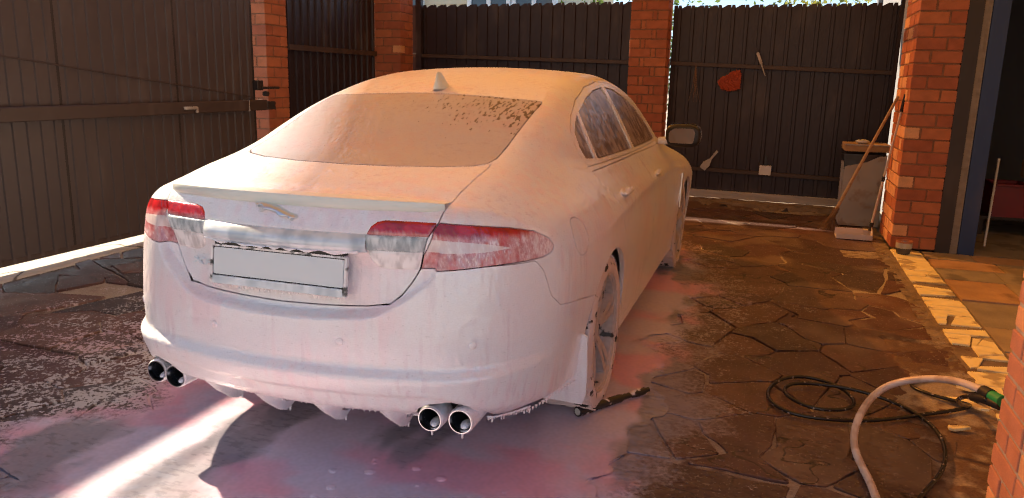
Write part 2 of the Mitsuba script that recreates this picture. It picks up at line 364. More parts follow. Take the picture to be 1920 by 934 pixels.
def panel(name, keep, cuts=(), material='foam_coat', parent=None, gap=.0022, depth=.022, label=None, push=0.0):
    """the part of the body surface inside every field of keep and outside every field of cuts"""
    V, Fc = _P, _T
    for f, sgn, g in [(f, 1, gap) for f in keep] + [(f, -1, gap) for f in cuts]:
        ph = sgn * f(V) - g
        sel = (ph > -.05)[Fc].any(1)
        V, Fc = clip(V, Fc[sel], ph)
    if push:
        V = V + normals_of(V) * push
    W, G = skirt(V, Fc, normals_of(V - (normals_of(V) * push if push else 0)), depth)
    m = trimesh.Trimesh(W, G, process=False)
    k = add(name, m, material, parent, smooth=40)
    if label: labels[k] = {'label': label}
    return k
car = thing('sedan_car', 'white four door sedan car covered all over with pinkish washing foam', 'car')
outside = [(lambda f: (lambda P: f(P)))(f) for f in (phi_lid, phi_glass, phi_light)]
low_cut = lambda P: np.where((P[:, 1] < .36) & (np.abs(P[:, 0]) < .47), .305 - P[:, 2], -1)     # room for the diffuser
SIDES = (1, -1)
doorf = {}
for s_ in SIDES:
    doorf[s_] = dict(rd=side(REAR_DOOR, s_), fd=side(FRONT_DOOR, s_), qw=side(QWIN, s_), rw=side(RWIN, s_), fw=side(FWIN, s_), ring=side(RING, s_), flap=side(FLAP, s_))
body = panel('body_shell', [phi_arch], [phi_lid, phi_glass, phi_light, phi_bumper, low_cut] + [doorf[s_][k] for s_ in SIDES for k in ('rd', 'fd', 'ring', 'flap')], parent=car, gap=.0012)
lid = panel('trunk_lid', [phi_lid], [phi_glass], parent=car, gap=.0032)
panel('rear_window', [phi_glass], gap=.004, material='foam_rear_glass', parent=car, label='sloping rear window under foam with dark drops at its upper right')
for s_, w in ((1, 'right'), (-1, 'left')):
    panel('tail_light', [phi_light, lambda P, s_=s_: P[:, 0] * s_], [phi_lid], 'foam_lens', car, label='red %s outer tail light under torn foam' % w)
panel('rear_bumper', [phi_bumper, phi_arch, phi_tail], [phi_lid, phi_light, low_cut], parent=car, gap=.0012)
for s_ in SIDES:
    d = doorf[s_]
    panel('door', [d['rd'], phi_arch], parent=car); panel('door', [d['fd'], phi_arch], parent=car)
    panel('window_frame', [d['ring']], [d['qw'], d['rw'], d['fw']], parent=car, gap=.0015)
    for k in ('qw', 'rw', 'fw'): panel('side_window', [d[k]], material='foam_glass', parent=car, gap=.002, push=-.006, depth=.004)
    panel('fuel_flap', [d['flap']], parent=car, gap=.0015) if s_ == 1 else panel('body_cover', [d['flap']], parent=car, gap=-.004)
# dark floor and wheel housings inside the shell
add('underbody', cat(bx((0, 2.55, .30), (1.10, 4.2, .06)), bx((0, .42, .36), (1.2, .5, .10)), [trimesh.creation.box((.36, .84, .05), trimesh.transformations.translation_matrix((s_ * .66, y, .76))) for s_ in SIDES for y in (1.12, 4.03)],
    [trimesh.creation.box((.03, .86, .62), trimesh.transformations.translation_matrix((s_ * .52, y, .46))) for s_ in SIDES for y in (1.12, 4.03)],
    [trimesh.creation.box((.36, .03, .50), trimesh.transformations.translation_matrix((s_ * .66, y + q, .52))) for s_ in SIDES for y in (1.12, 4.03) for q in (-.43, .43)]), 'dark_liner', car)
# the rear details
def rear_ys(X, Z):
    """depth of the rear face at the points (x, z)"""
    X, Z = np.asarray(X, float), np.asarray(Z, float); lo = np.full(len(X), -.2); hi = lo.copy(); done = np.zeros(len(X), bool)
    for y in np.linspace(-.2, .9, 56):
        ins = Fbody(X, np.full_like(X, y), Z) < 0
        hi = np.where(~done, y, hi); lo = np.where(~done & ~ins, y, lo); done |= ins
    for _ in range(14):
        m = (lo + hi) / 2; ins = Fbody(X, m, Z) < 0; hi = np.where(ins, m, hi); lo = np.where(ins, lo, m)
    return hi
def on_rear(x, z, out=0.0):
    """the point of the rear face at (x, z), out metres proud of it"""
    p = np.array([[x, rear_ys([x], [z])[0], z]]); return p[0] + normals_of(p)[0] * out if out else p[0]
def lens_patch(poly, out, thick, name, material, parent, label=None, res=.012):
    """a cover with rounded edges laid on the rear face over the outline poly in (x, z)"""
    pg = Polygon(poly); x0, z0, x1, z1 = pg.bounds
    m = trimesh.creation.extrude_polygon(pg, .01, engine='earcut')
    v, f = trimesh.remesh.subdivide_to_size(m.vertices, m.faces, res); m = trimesh.Trimesh(v, f, process=True)
    xy = m.vertices[:, :2]; top = m.vertices[:, 2] > .005
    d = np.array([pg.exterior.distance(Point(q)) for q in xy]); rise = np.sqrt(np.clip(1 - (1 - np.clip(d / thick, 0, 1)) ** 2, 0, 1))
    V = np.stack([xy[:, 0], rear_ys(xy[:, 0], xy[:, 1]), xy[:, 1]], 1); V[:, 1] -= np.where(top, out * (.25 + .75 * rise), -.01)
    m2 = trimesh.Trimesh(V, m.faces, process=False); k = add(name, m2, material, parent, smooth=50)
    if label: labels[k] = {'label': label}
    return k
def mir(L): return [(-a, b) for a, b in L]
for g, w in ((1, 'right'), (-1, 'left')):
    up = [(.316, .936), (.328, .962), (.345, .976), (.37, .982), (.45, .981), (.5365, .979), (.5145, .936)]
    dn = [(.318, .884), (.332, .845), (.352, .828), (.38, .822), (.476, .824), (.497, .884)]
    sm = [(.318, .884), (.312, .936), (.512, .934), (.4985, .884)]
    F_ = (lambda L: L) if g == 1 else mir
    lens_patch(rnd(F_(up), .004), .006, .012, 'inner_tail_light', 'foam_lens', car, 'red %s inner tail light on the trunk lid' % w)
    lens_patch(rnd(F_(dn), .004), .006, .012, 'reversing_light', 'foam_clear_lens', car)
    lens_patch(rnd(F_(sm), .003), .010, .012, 'smoked_light', 'smoked_plastic', car)
# chrome bar over the plate: a swept moulding
bar = []
for x in np.linspace(-.318, .318, 33):
    b = [on_rear(x, z)[1] for z in (.936, .92, .88)]
    e = sst(.318, .28, abs(x)) * .6 + .4
    bar.append([(x, b[0] + .004, .938), (x, b[0] - .014 * e, .934), (x, b[1] - .030 * e, .912), (x, b[1] - .034 * e, .897), (x, b[2] - .030 * e, .880), (x, b[2] - .010 * e, .876), (x, b[2] + .01, .876)])
bar = np.array(bar); n_, m_ = bar.shape[:2]; i, j = np.meshgrid(np.arange(n_ - 1), np.arange(m_ - 1), indexing='ij')
q = np.stack([i * m_ + j, i * m_ + j + 1, (i + 1) * m_ + j + 1, (i + 1) * m_ + j], -1).reshape(-1, 4)
kb = add('chrome_bar', (bar.reshape(-1, 3), q), 'foam_chrome', car, smooth=40); labels[kb] = {'label': 'silver trim bar across the trunk lid with thin foam'}
# spoiler lip along the lid edge
lip = []
for x in np.linspace(-.545, .545, 45):
    y0 = np.array([on_rear(x, 1.016)[1]])[0]; e = sst(.545, .50, abs(x)); zt = 1.043 - .006 * (x / .5) ** 2
    lip.append([(x, y0 + .004, 1.006), (x, y0 - .012 * e, 1.012), (x, y0 - .016 * e, zt - .008), (x, y0 - .010 * e, zt + .004 * e), (x, y0 + .02, zt + .006 * e), (x, y0 + .09, float(deck(y0 + .09)) - .055 * (abs(x) / .75) ** 2.6 - .004)])
lip = np.array(lip); n_, m_ = lip.shape[:2]; i, j = np.meshgrid(np.arange(n_ - 1), np.arange(m_ - 1), indexing='ij')
q = np.stack([i * m_ + j, i * m_ + j + 1, (i + 1) * m_ + j + 1, (i + 1) * m_ + j], -1).reshape(-1, 4)
ks = add('spoiler', (lip.reshape(-1, 3), q), 'spoiler_paint', car, smooth=50); labels[ks] = {'label': 'slim spoiler lip along the trunk edge'}
add('recess_shade_bar', bx((0, .036, .8685), (.50, .05, .013)), 'black_plastic', car)  # solid bar, its black stands for the shade in the gap under the trim
# number plate
PT, PB = np.array([0, .022, .862]), np.array([0, .004, .728])
ez = (PT - PB) / np.linalg.norm(PT - PB); ey = np.cross(ez, [1.0, 0, 0]); O = (PT + PB) / 2
plate = thing('number_plate', '', '') if False else key('number_plate', car)
def on_plate(m): return turned(m, (1, 0, 0), ez, -ey, O)
hh = np.linalg.norm(PT - PB) / 2
frame_o = sbox(-.266, -hh, .266, hh).buffer(-.008).buffer(.008); frame_i = sbox(-.257, -hh + .028, .257, hh - .007)
scene[plate] = ply(on_plate(extrude(sbox(-.2535, -hh + .032, .2535, hh - .0105).buffer(-.006).buffer(.006), .004, .0065)), 'pale_plate'); labels[plate] = {'label': 'blank pale number plate in a dark frame'}
add('frame', on_plate(cat(extrude(frame_o.difference(frame_i), .013, 0), extrude(frame_o, .004, 0))), 'frame_foam', plate); add('plate_bed', on_plate(extrude(sbox(-.2575, -hh + .0275, .2575, hh - .0065), .0055, 0)), 'black_plastic', plate)
add('foam_strip', on_plate(extrude(sbox(-.252, -hh + .003, .252, -hh + .0255).buffer(.002), .0155, 0)), 'foam_chrome', plate)
# leaping cat badge and letters
CAT = [(-.109, 1.007), (-.104, 1.011), (-.094, 1.010), (-.088, 1.013), (-.068, 1.012), (-.041, 1.007), (-.013, 1.001), (.012, .994), (.037, .987), (.057, .984), (.065, .979), (.063, .974), (.053, .974), (.048, .968), (.042, .970), (.035, .977), (.019, .976), (.006, .976), (-.005, .980), (-.016, .987), (-.039, .990), (-.061, .991), (-.071, .986), (-.081, .985), (-.082, .990), (-.068, .994), (-.076, 1.0), (-.087, 1.002), (-.090, .997), (-.100, .998)]
CAT = np.array(CAT); CAT[:, 1] = .987 + (CAT[:, 1] - .987) * 1.15
lens_patch(np.array(Polygon(CAT).buffer(.0015).simplify(.0003).exterior.coords), .020, .009, 'leaping_cat_emblem', 'badge_metal', car, 'chrome leaping cat emblem on the trunk lid', res=.004)
tm = meshkit.text_mesh('XF', .021, .006, bold=True); tm.apply_scale((2.2, 1, 1)); w_ = tm.bounds[1, 0]
tv = tm.vertices.copy(); tv[:, 0] += .3 * tv[:, 1]
Lp = np.stack([-.399 + tv[:, 0] * .105 / w_, tv[:, 2] * 0, .774 + tv[:, 1]], 1); Lp[:, 1] = rear_ys(Lp[:, 0], Lp[:, 2]) - .004 - tv[:, 2]
add('badge_letters', trimesh.Trimesh(Lp, tm.faces, process=False), 'foam_chrome', car)
# parking sensors, diffuser, tailpipes
for x in (-.70, -.247, .247, .668):
    p = on_rear(x, .583); nn = normals_of(p[None])[0]; a = np.cross(nn, [0, 0, 1.0]); a /= np.linalg.norm(a)
    add('parking_sensor', turned(revolve([(0, .004), (.009, .0038), (.0125, .002), (.014, -.004)], 20), a, np.cross(nn, a), nn, p), 'foam_coat', car, smooth=50)
dv = []
for x in np.linspace(-.46, .46, 47):
    y0 = on_rear(x, .30)[1]; dv.append([(x, y0 - .002, .316), (x, y0 + .002, .300), (x, y0 + .02, .292), (x, y0 + .30, .27), (x, y0 + .5, .25)])
dv = np.array(dv); n_, m_ = dv.shape[:2]; i, j = np.meshgrid(np.arange(n_ - 1), np.arange(m_ - 1), indexing='ij')
q = np.stack([i * m_ + j, i * m_ + j + 1, (i + 1) * m_ + j + 1, (i + 1) * m_ + j], -1).reshape(-1, 4)
add('diffuser', (dv.reshape(-1, 3), q), 'foam_coat', car, smooth=50)
for x in (-.70, -.363, -.121, .121, .363, .70):
    y0 = on_rear(min(abs(x), .66), .345)[1] + (.0 if abs(x) < .6 else .01)
    P_ = []; a = abs(x)
    for (yy, z, w) in ((y0 + .004, .372, .110), (y0 + .020, .335, .092), (y0 + .075, .270, .052), (y0 + .150, .212, .018), (y0 + .200, .190, .008)):
        P_.append([(x - w, yy + .02, z + .03), (x - w * .35, yy + .006, z + .004), (x, yy, z), (x + w * .35, yy + .006, z + .004), (x + w, yy + .02, z + .03)])
    P_ = np.array(P_); back = P_[-1].copy(); P_ = np.concatenate([P_, [np.array([(x - .004, y0 + .40, .25)] * 5)]])
    n_, m_ = P_.shape[:2]; i, j = np.meshgrid(np.arange(n_ - 1), np.arange(m_ - 1), indexing='ij')
    q = np.stack([i * m_ + j, i * m_ + j + 1, (i + 1) * m_ + j + 1, (i + 1) * m_ + j], -1).reshape(-1, 4)
    if a < .6: add('diffuser_fin', (P_.reshape(-1, 3), q), 'foam_coat', car, smooth=28)
pipe = [(.0, .20), (.036, .20), (.037, .02), (.0385, .002), (.041, -.003), (.045, .000), (.0465, .008), (.0465, .20)]
for x, y in ((-.63, .100), (-.526, .082), (.526, .082), (.63, .100)):
    k = add('exhaust_pipe', turned(revolve([(.0385, .001), (.041, -.003), (.045, 0), (.0465, .008), (.0465, .26)], 40), (1, 0, 0), (0, 0, -1), (0, 1, 0), (x, y, .311)), 'foam_coat', car, smooth=50)
    add('tip_ring', turned(revolve([(.0355, .03), (.0372, .004), (.0392, -.0045), (.0415, -.0046), (.042, -.002)], 40), (1, 0, 0), (0, 0, -1), (0, 1, 0), (x, y, .311)), 'chrome', k, smooth=50)
    add('pipe_bore', turned(revolve([(0, .20), (.0352, .20), (.0356, .012)], 32), (1, 0, 0), (0, 0, -1), (0, 1, 0), (x, y, .311)), 'dark_chrome', k, smooth=50)
    bl = trimesh.creation.icosphere(3, 1.0); bl.apply_scale((.020, .035, .012)); bl.vertices += .004 * (meshkit.fbm(bl.vertices * 60 + x * 9, 3)[:, None] - .5); bl.apply_translation((x + .006, y + .045, .284)); add('foam_blob', bl, 'foam_coat', k, smooth=True)
# roof antenna
av = []
for t, (yb, yt, w) in enumerate(((0, .0, .002), (.015, .02, .018), (.05, .045, .024), (.10, .06, .022), (.15, .1, .012), (.17, .16, .003))): pass
def fin_section(z, y0, y1, w): return [(w * math.sin(a) * .5 * (1 if True else 0), y0 + (y1 - y0) * (1 - math.cos(a)) / 2, z) for a in np.linspace(0, 2 * math.pi, 17)[:-1]]
S_ = [fin_section(*q) for q in ((1.385, 1.310, 1.470, .066), (1.406, 1.315, 1.455, .052), (1.426, 1.320, 1.430, .030), (1.448, 1.326, 1.405, .020), (1.460, 1.330, 1.385, .015), (1.466, 1.334, 1.372, .009))]
S_ = np.array(S_); n_, m_ = S_.shape[:2]
q = [[i * m_ + j, i * m_ + (j + 1) % m_, (i + 1) * m_ + (j + 1) % m_, (i + 1) * m_ + j] for i in range(n_ - 1) for j in range(m_)]
fv = S_.reshape(-1, 3); top_c = len(fv)
fm = trimesh.Trimesh(np.vstack([fv, [(0, 1.353, 1.468)]]), np.vstack([np.array([[a, b, c] for a, b, c, d in q] + [[a, c, d] for a, b, c, d in q]), [[(n_ - 1) * m_ + j, (n_ - 1) * m_ + (j + 1) % m_, top_c] for j in range(m_)]]), process=False)
add('roof_antenna', fm, 'spoiler_paint', car, smooth=50)
# wheels
def spin(m, s, y): return turned(m, (0, 1, 0) if s > 0 else (0, -1, 0), (0, 0, 1), (s, 0, 0), (s * .80, y, .345))
TYRE = [(.262, -.10), (.27, -.12), (.30, -.125), (.333, -.115), (.343, -.09), (.345, 0), (.343, .09), (.335, .108), (.31, .118), (.28, .118), (.262, .108), (.258, .10)]
RIM = [(.255, -.1), (.258, .105), (.266, .113), (.270, .112), (.268, .104), (.250, .098), (.244, .05), (.235, -.05), (.235, -.1)]
tyre_m = revolve(TYRE, 72); rim_m = revolve(RIM, 72)
spk = []
for k in range(5):
    for o in (-.13, .13):
        a = k * 2 * math.pi / 5 + o + .3; ca = k * 2 * math.pi / 5 + .3
        p0 = np.array([.055 * math.cos(ca + o * 1.2), .055 * math.sin(ca + o * 1.2)]); p1 = np.array([.25 * math.cos(a), .25 * math.sin(a)])
        t = (p1 - p0) / np.linalg.norm(p1 - p0); nn = np.array([-t[1], t[0]])
        V = []
        for q, w, h, hb in ((p0, .017, .070, .02), ((p0 + p1) / 2, .020, .088, .045), (p1, .026, .098, .06)):
            V += [(*(q - nn * w), hb), (*(q - nn * w * .75), h), (*(q + nn * w * .75), h), (*(q + nn * w), hb)]
        V = np.array(V); f = []
        for i in (0, 1):
            for j in range(4): a_, b_ = i * 4 + j, i * 4 + (j + 1) % 4; f += [[a_, b_, b_ + 4], [a_, b_ + 4, a_ + 4]]
        spk.append(trimesh.Trimesh(V, f, process=False))
spk.append(revolve([(0, .078), (.03, .076), (.055, .068), (.066, .05), (.066, 0), (0, 0)], 30))
spoke_m = cat(spk)
tread = cat([bx((0, 0, 0), (.006, .016, .11), rotm(math.radians(20), [1, 0, 0])).apply_transform(rotz(a) @ trimesh.transformations.translation_matrix((.344, 0, z))) for a in np.linspace(0, 2 * math.pi, 61)[:-1] for z in (-.05, .055)])
for s_ in SIDES:
    for y in (1.12, 4.03):
        w = key('wheel', car); scene[w] = ply(spin(revolve([(.0, .02), (.2, .02), (.235, .0), (.235, -.1), (0, -.1)], 40), s_, y), 'dark_liner')
        add('tyre', spin(cat(tyre_m, tread), s_, y), 'foam_tyre', w, smooth=35)
        add('rim', spin(cat(rim_m, spoke_m), s_, y), 'foam_wheel', w, smooth=35)
# mud flaps behind the rear wheels
for s_ in SIDES:
    fl = Polygon([(.70, .165), (.905, .158), (.918, .20), (.922, .30), (.918, .45), (.900, .46), (.86, .36), (.80, .27), (.72, .215)])
    m = extrude(fl, .012); m = turned(m, (s_, 0, 0), (0, -.04, 1), (0, 1, 0), (0, .735, 0))
    add('mud_flap', m, 'foam_coat', car)
# door handles, mirrors, side vent
for s_ in SIDES:
    for y, z in ((1.50, .930), (2.50, .918)):
        xx = s_ * (float(plan(y)) - float(sect(z)))
        hm = bx((0, 0, 0), (.030, .20, .030), bevel=.012); hm.apply_translation((xx + s_ * .022, y, z)); hp = [bx((xx + s_ * .008, y + q, z), (.035, .035, .024), bevel=.008) for q in (-.07, .07)]
        pl = trimesh.creation.icosphere(3, 1.0); pl.apply_scale((.012, .05, .03)); pl.apply_translation((xx - s_ * .004, y - .02, z - .012))
        add('door_handle', cat(hm, hp, pl), 'foam_coat', car, smooth=50)
    mm = trimesh.creation.icosphere(4, 1.0); v = mm.vertices
    v = np.sign(v) * np.abs(v) ** np.array([.62, .8, .62]); v = v / np.maximum(np.abs(v).max(0), 1e-6) * (.118, .085, .078)
    v[:, 1] = np.where(v[:, 1] < 0, v[:, 1] * .35, v[:, 1]); v[:, 2] += .012 * (v[:, 0] * s_ > .05) * 0
    mm = trimesh.Trimesh(v, mm.faces, process=False); yc = 3.30
    mm.apply_transform(rotz(-s_ * .12)); mm.apply_translation((s_ * .965, yc, 1.088))
    k = add('wing_mirror', mm, 'black_plastic', car, smooth=50)
    gm = extrude(Polygon(rnd([(-.088, -.050), (.080, -.052), (.090, .024), (.078, .050), (-.05, .049), (-.089, .024)], .02)), .004); gm = turned(gm, (s_, 0, 0), (0, 0, 1), (0, -1, 0), (0, 0, 0)); gm.apply_transform(rotz(-s_ * .12)); gm.apply_translation((s_ * .963, yc - .032, 1.088))
    add('mirror_glass', gm, 'wet_mirror', k)
    add('mirror_shell', trimesh.Trimesh(v * (1.03, 1.05, 1.03) * (1, 1, 1) + np.array([0, .012, .004]), mm.faces, process=False).slice_plane((0, .022, 0), (0, 1, 0)).apply_transform(rotz(-s_ * .12)).apply_translation((s_ * .965, yc, 1.088)), 'foam_coat', k, smooth=50)
    add('mirror_arm', tube([(s_ * .80, 3.33, 1.045), (s_ * .87, 3.32, 1.05), (s_ * .93, 3.31, 1.06)], .026, 12), 'foam_coat', k, smooth=50)
    vy = 3.68; xx = s_ * (float(plan(vy)) - float(sect(.62)) + .004)
    add('side_vent', bx((xx, vy, .66), (.012, .035, .26), rotm(math.radians(-14), [1, 0, 0]), bevel=.004), 'chrome', car)
# foam hanging in drips from the lower edges
rs = np.random.RandomState(3); dm = []
def drip(p, l, r):
    prof = [(0, -l), (r * .7, -l + r * .7), (r * .62, -l * .5), (r * .8, -l * .2), (r * 1.5, 0), (0, .004)]
    m = revolve(prof, 8); m.apply_translation(p); return m
for x in np.linspace(.69, .90, 34):
    yy = on_rear(x, .315)[1] if x < .80 else .30 + (x - .80) * 3.4
    dm.append(drip((min(x, .84) if x < .85 else x - .012, yy + .006, .292 - .0 * x), rs.uniform(.006, .022), rs.uniform(.003, .006)))
for x in np.linspace(-.45, .45, 46):
    p = on_rear(x, .30); dm.append(drip((x, p[1] + .004, .302), rs.uniform(.003, .012), rs.uniform(.003, .005)))
for x in np.linspace(-.26, .26, 40): dm.append(drip((x, .001 + .0, .732 - .004), rs.uniform(.004, .020), rs.uniform(.002, .0035)))
sx_ = np.linspace(-.30, .30, 241); sc_ = .0045 + .0085 * np.abs(np.sin(sx_ * 41 + 1.3 * np.sin(sx_ * 13))) ** 1.6 * (.5 + np.random.RandomState(8).rand(16)[np.clip(((sx_ + .3) * 26).astype(int), 0, 15)])
sp_ = extrude(Polygon(np.r_[np.c_[sx_, -.0165 + sc_ - .0], [(.30, .004), (-.30, .004)]]).buffer(0), .006); sv_ = sp_.vertices
dm.append(trimesh.Trimesh(np.c_[sv_[:, 0], rear_ys(sv_[:, 0], np.full(len(sv_), .88)) - .026 - sv_[:, 2], .880 + sv_[:, 1]], sp_.faces, process=False))
for x in (.363, .121, -.121, -.363): dm.append(drip((x, on_rear(abs(x), .345)[1] + .22, .196), .018, .005))
for x, y in ((.53, .09), (.635, .105)): dm.append(drip((x, y, .267), .02, .006))
k = add('foam_drips', cat(dm), 'foam_coat', car, smooth=50); labels[k] = {'kind': 'stuff'}


# ---------------------------------------------------------------- materials of the yard
def grime(p, k=1.0): return fbm(p.x * 3.1 * k, p.y * 3.1 * k, p.z * 3.1 * k, 4)
def brick_mat(name, c):
    def col(p, n, uv):
        g = fbm(p.x * 14, p.y * 14, p.z * 14, 3); f = noise(p.x * 220, p.y * 220, p.z * 220)
        return mi.Color3f(c) * (.72 + .40 * g + .16 * f)
    mat(name, two(bump(prin(proc(col), .75, .3), lambda p, n, uv: fbm(p.x * 70, p.y * 70, p.z * 70, 3) * .002)))
for n_, c in (('brick_red', (.35, .118, .062)), ('brick_orange', (.39, .138, .068)), ('brick_dark', (.31, .098, .054)), ('brick_pale', (.58, .31, .17))): brick_mat(n_, c)
mat('mortar_pale', two(prin(proc(lambda p, n, uv: mi.Color3f(.36, .32, .28) * (.7 + .5 * fbm(p.x * 30, p.y * 30, p.z * 30, 3))), .9, .2)))
mat('mortar', two(prin(proc(lambda p, n, uv: mi.Color3f(.23, .115, .072) * (.6 + .6 * fbm(p.x * 30, p.y * 30, p.z * 30, 3))), .9, .2)))
def sheet_mat(name, c, rough=.42):
    def col(p, n, uv):
        d = fbm(p.x * 5, p.y * 5, p.z * 1.6, 4); s = noise(p.x * 160, p.y * 160, p.z * 60)
        dust = smoothstep(.55, .8, d) * .35 + smoothstep(.82, .95, s) * .25
        return mix(c, (.16, .13, .115), dust * .5)
    mat(name, two(prin(proc(col), rough, .4)))
sheet_mat('brown_sheet', (.068, .052, .050)); sheet_mat('fence_sheet', (.026, .0175, .0235)); sheet_mat('steel_paint', (.055, .036, .030), .5)
sheet_mat('dark_steel', (.030, .022, .020), .5); sheet_mat('blue_steel', (.020, .045, .14), .5)
def plank_col(c, k=1.0):
    return lambda p, n, uv: mi.Color3f(c) * (.65 + .5 * fbm(p.x * 2.2 + p.z * 25 * k, p.y * 25, p.z * 22 + p.x, 4) + .12 * noise(p.x * 90, p.y * 90, p.z * 90))
mat('grey_board', two(prin(proc(plank_col((.42, .39, .36))), .75, .3)))
mat('raw_wood', two(prin(proc(plank_col((.40, .26, .14))), .7, .3)))
mat('jamb_wood', two(prin(proc(plank_col((.26, .23, .205))), .7, .3)))
def zinc_col(p, n, uv):
    g = fbm(p.x * 5, p.y * 5, p.z * 5, 4); r = smoothstep(.56, .72, fbm(p.x * 9 + 4, p.y * 9, p.z * 7, 4))
    return mix(mix((.30, .29, .28), (.44, .43, .41), g), (.24, .15, .09), r * .6)
mat('zinc', two(prin(proc(zinc_col), .55, .5)))
mat('black_film', two(prin((.012, .012, .014), .25, .5)))
mat('white_plastic', two(prin((.62, .60, .57), .45)))
mat('pale_plastic', two(prin((.52, .46, .44), .45)))
mat('red_plastic', two(prin((.20, .014, .022), .4)))
mat('green_plastic', two(prin((.02, .26, .08), .4)))
mat('orange_chenille', two(prin((.44, .095, .05), .9, .2, sheen=.4)))
mat('straw', two(prin((.20, .12, .065), .9, .2)))
mat('dark_wall', two(prin((.16, .165, .18), .9, .2)))
def hose_col(p, n, uv): return mix((.56, .50, .48), (.42, .33, .28), smoothstep(.45, .7, fbm(p.x * 18, p.y * 18, p.z * 18, 3)))
mat('pale_hose', two(prin(proc(hose_col), .3)))
def cable_col(p, n, uv):
    return mix((.012, .012, .013), (.45, .40, .38), smoothstep(.80, .86, noise(p.x * 75, p.y * 75, p.z * 75)) * .7)
mat('black_hose_rubber', two(prin(proc(cable_col), .3)))
mat('wand_foam', two(prin(proc(lambda p, n, uv: mix((.015, .015, .016), (.66, .58, .57), smoothstep(.66, .72, fbm(p.x * 26, p.y * 26, p.z * 26, 3)))), .25)))

# foam that was splashed on the paving: more of it near the car, in grains, patches and runs
def car_gap(p):     # distance outside of the car's outline on the ground, metres
    return dr.sqrt(dr.square(dr.maximum(dr.abs(p.x) - .85, 0)) + dr.square(dr.maximum(dr.maximum(-p.y, p.y - 4.8), 0)))
_SEED = (1000000 * (374761393 + 668265263 + 2147483647) * pow(144665, -1, 2 ** 32)) % 2 ** 32
def np_noise(x, y, z=0.0): return meshkit.noise(np.stack(np.broadcast_arrays(x, y, z), -1), _SEED)
def np_fbm(x, y, z=0.0, octaves=3): return sum(.5 ** (o + 1) * np_noise(x * 2 ** o, y * 2 ** o, z * 2 ** o + 17 * o) for o in range(octaves)) / (1 - .5 ** octaves)
def film_field(x, y, fb, mx, mn, sq, ss):
    """> 0 where the run-off foam lies thick on the ground; the same for numpy and for the materials"""
    gx, gy = mx(abs(x + .02) - .86, 0.0), mx(mx(-y, y - 4.6), 0.0)
    gap = sq(gx * gx + gy * gy)
    right = ss(-.2, .3, x)
    reach = right * (.34 - .06 * y) + (1 - right) * (.12 - .10 * y)
    reach = reach + ss(.35, -.4, y) * (.55 * ss(1.5, .7, x) * ss(-.9, -.2, x)) + .45 * ss(-.95, -.75, x) * ss(.3, .0, x) * ss(.9, .4, y)
    return reach + .62 * (fb(x * 2.0 + 2, y * 2.4, 1.0, 4) - .5) + .30 * (fb(x * 1.6, y * 9.0, 5.0, 3) - .5) * (1 - right) - gap
def film_np(x, y):
    return film_field(x, y, np_fbm, np.maximum, np.minimum, np.sqrt, sst)
def film_dr(p):
    return film_field(p.x, p.y, fbm, dr.maximum, dr.minimum, dr.sqrt, lambda a, b, v: smoothstep(a, b, mi.Float(v)))
def foam_cover(p, n):
    d = car_gap(p); big = fbm(p.x * 1.7 + 3, p.y * 1.7, 0, 3)
    leftish = smoothstep(.3, -.6, p.x)
    reach = .95 + 1.35 * leftish + 1.3 * (big - .5)
    reach = reach * smoothstep(5.2, 1.4, p.y - .6 - 1.6 * (1 - leftish))
    amount = smoothstep(1.15, -.35, d / dr.maximum(reach, .05))
    grain = fbm(p.x * 74, p.y * 74, 0, 4) * .80 + noise(p.x * 12, p.y * 12) * .20
    thr = .74 - .42 * amount
    clump = smoothstep(.30, .62, fbm(p.x * 6.5, p.y * 6.5, 11, 3))
    speck = smoothstep(thr, thr + .12, grain + .10 * (clump - .6)) * smoothstep(.02, .10, amount)
    film = smoothstep(-.30, -.02, film_dr(p) + .28 * (grain - .5))
    return dr.maximum(speck * (.40 + .34 * leftish), film)
def film_tint(p):
    wx = p.x + .10 * fbm(p.x * 5, p.y * 5, 1, 3); wy = p.y + .10 * fbm(p.x * 5, p.y * 5, 9, 3)
    a = fbm(wx * 2.1 + 1.3, wy * 3.0, 3, 4); b = fbm(wx * 3.2, wy * 1.3 + 5, 5, 4)
    c = mix((.52, .46, .555), (.62, .33, .42), smoothstep(.40, .66, a))
    thin = smoothstep(.50, .66, b)
    c = mix(c, (.22, .215, .25), thin * .9)
    st = smoothstep(.52, .74, fbm(p.x * 22, p.y * 60, 2, 4)) * thin
    return mix(c, (.14, .13, .145), st * .45) * (.94 + .1 * noise(p.x * 90, p.y * 90))
def puddle_col(p, n, uv): return film_tint(p)
def foam_tint(p): return mix(mix((.55, .51, .51), (.58, .42, .45), smoothstep(.45, .75, fbm(p.x * 2.2, p.y * 2.2, 7, 3))), film_tint(p), smoothstep(-.34, -.10, film_dr(p)))
def stone_mat(name, c):
    def col(p, n, uv):
        g = fbm(p.x * 9, p.y * 9, 0, 4); f = noise(p.x * 150, p.y * 150); w = fbm(p.x * 2.4 + 9, p.y * 2.4, 0, 3)
        base = mi.Color3f(c) * (.55 + .65 * g + .35 * f)
        base = mix(base, (.26, .19, .135), smoothstep(.56, .78, w) * .40)
        ck = smoothstep(.011, .003, dr.abs(fbm(p.x * 2.3 + 1, p.y * 3.4, 21, 4) - .5)) * smoothstep(.46, .58, fbm(p.x * 1.9, p.y * 1.9, 33, 2))
        base = mix(base, (.022, .016, .014), ck * .85)      # hair cracks
        pale = smoothstep(.83, .90, noise(p.x * 95 + 7, p.y * 95)) * .3
        base = mix(base, (.34, .28, .24), pale)
        return mix(base, foam_tint(p), foam_cover(p, n) * .96)
    mat(name, two(bump(prin(proc(col), .21, .7), lambda p, n, uv: fbm(p.x * 24, p.y * 46, 0, 4) * .016 + fbm(p.x * 90, p.y * 130, 4, 2) * .0045)))
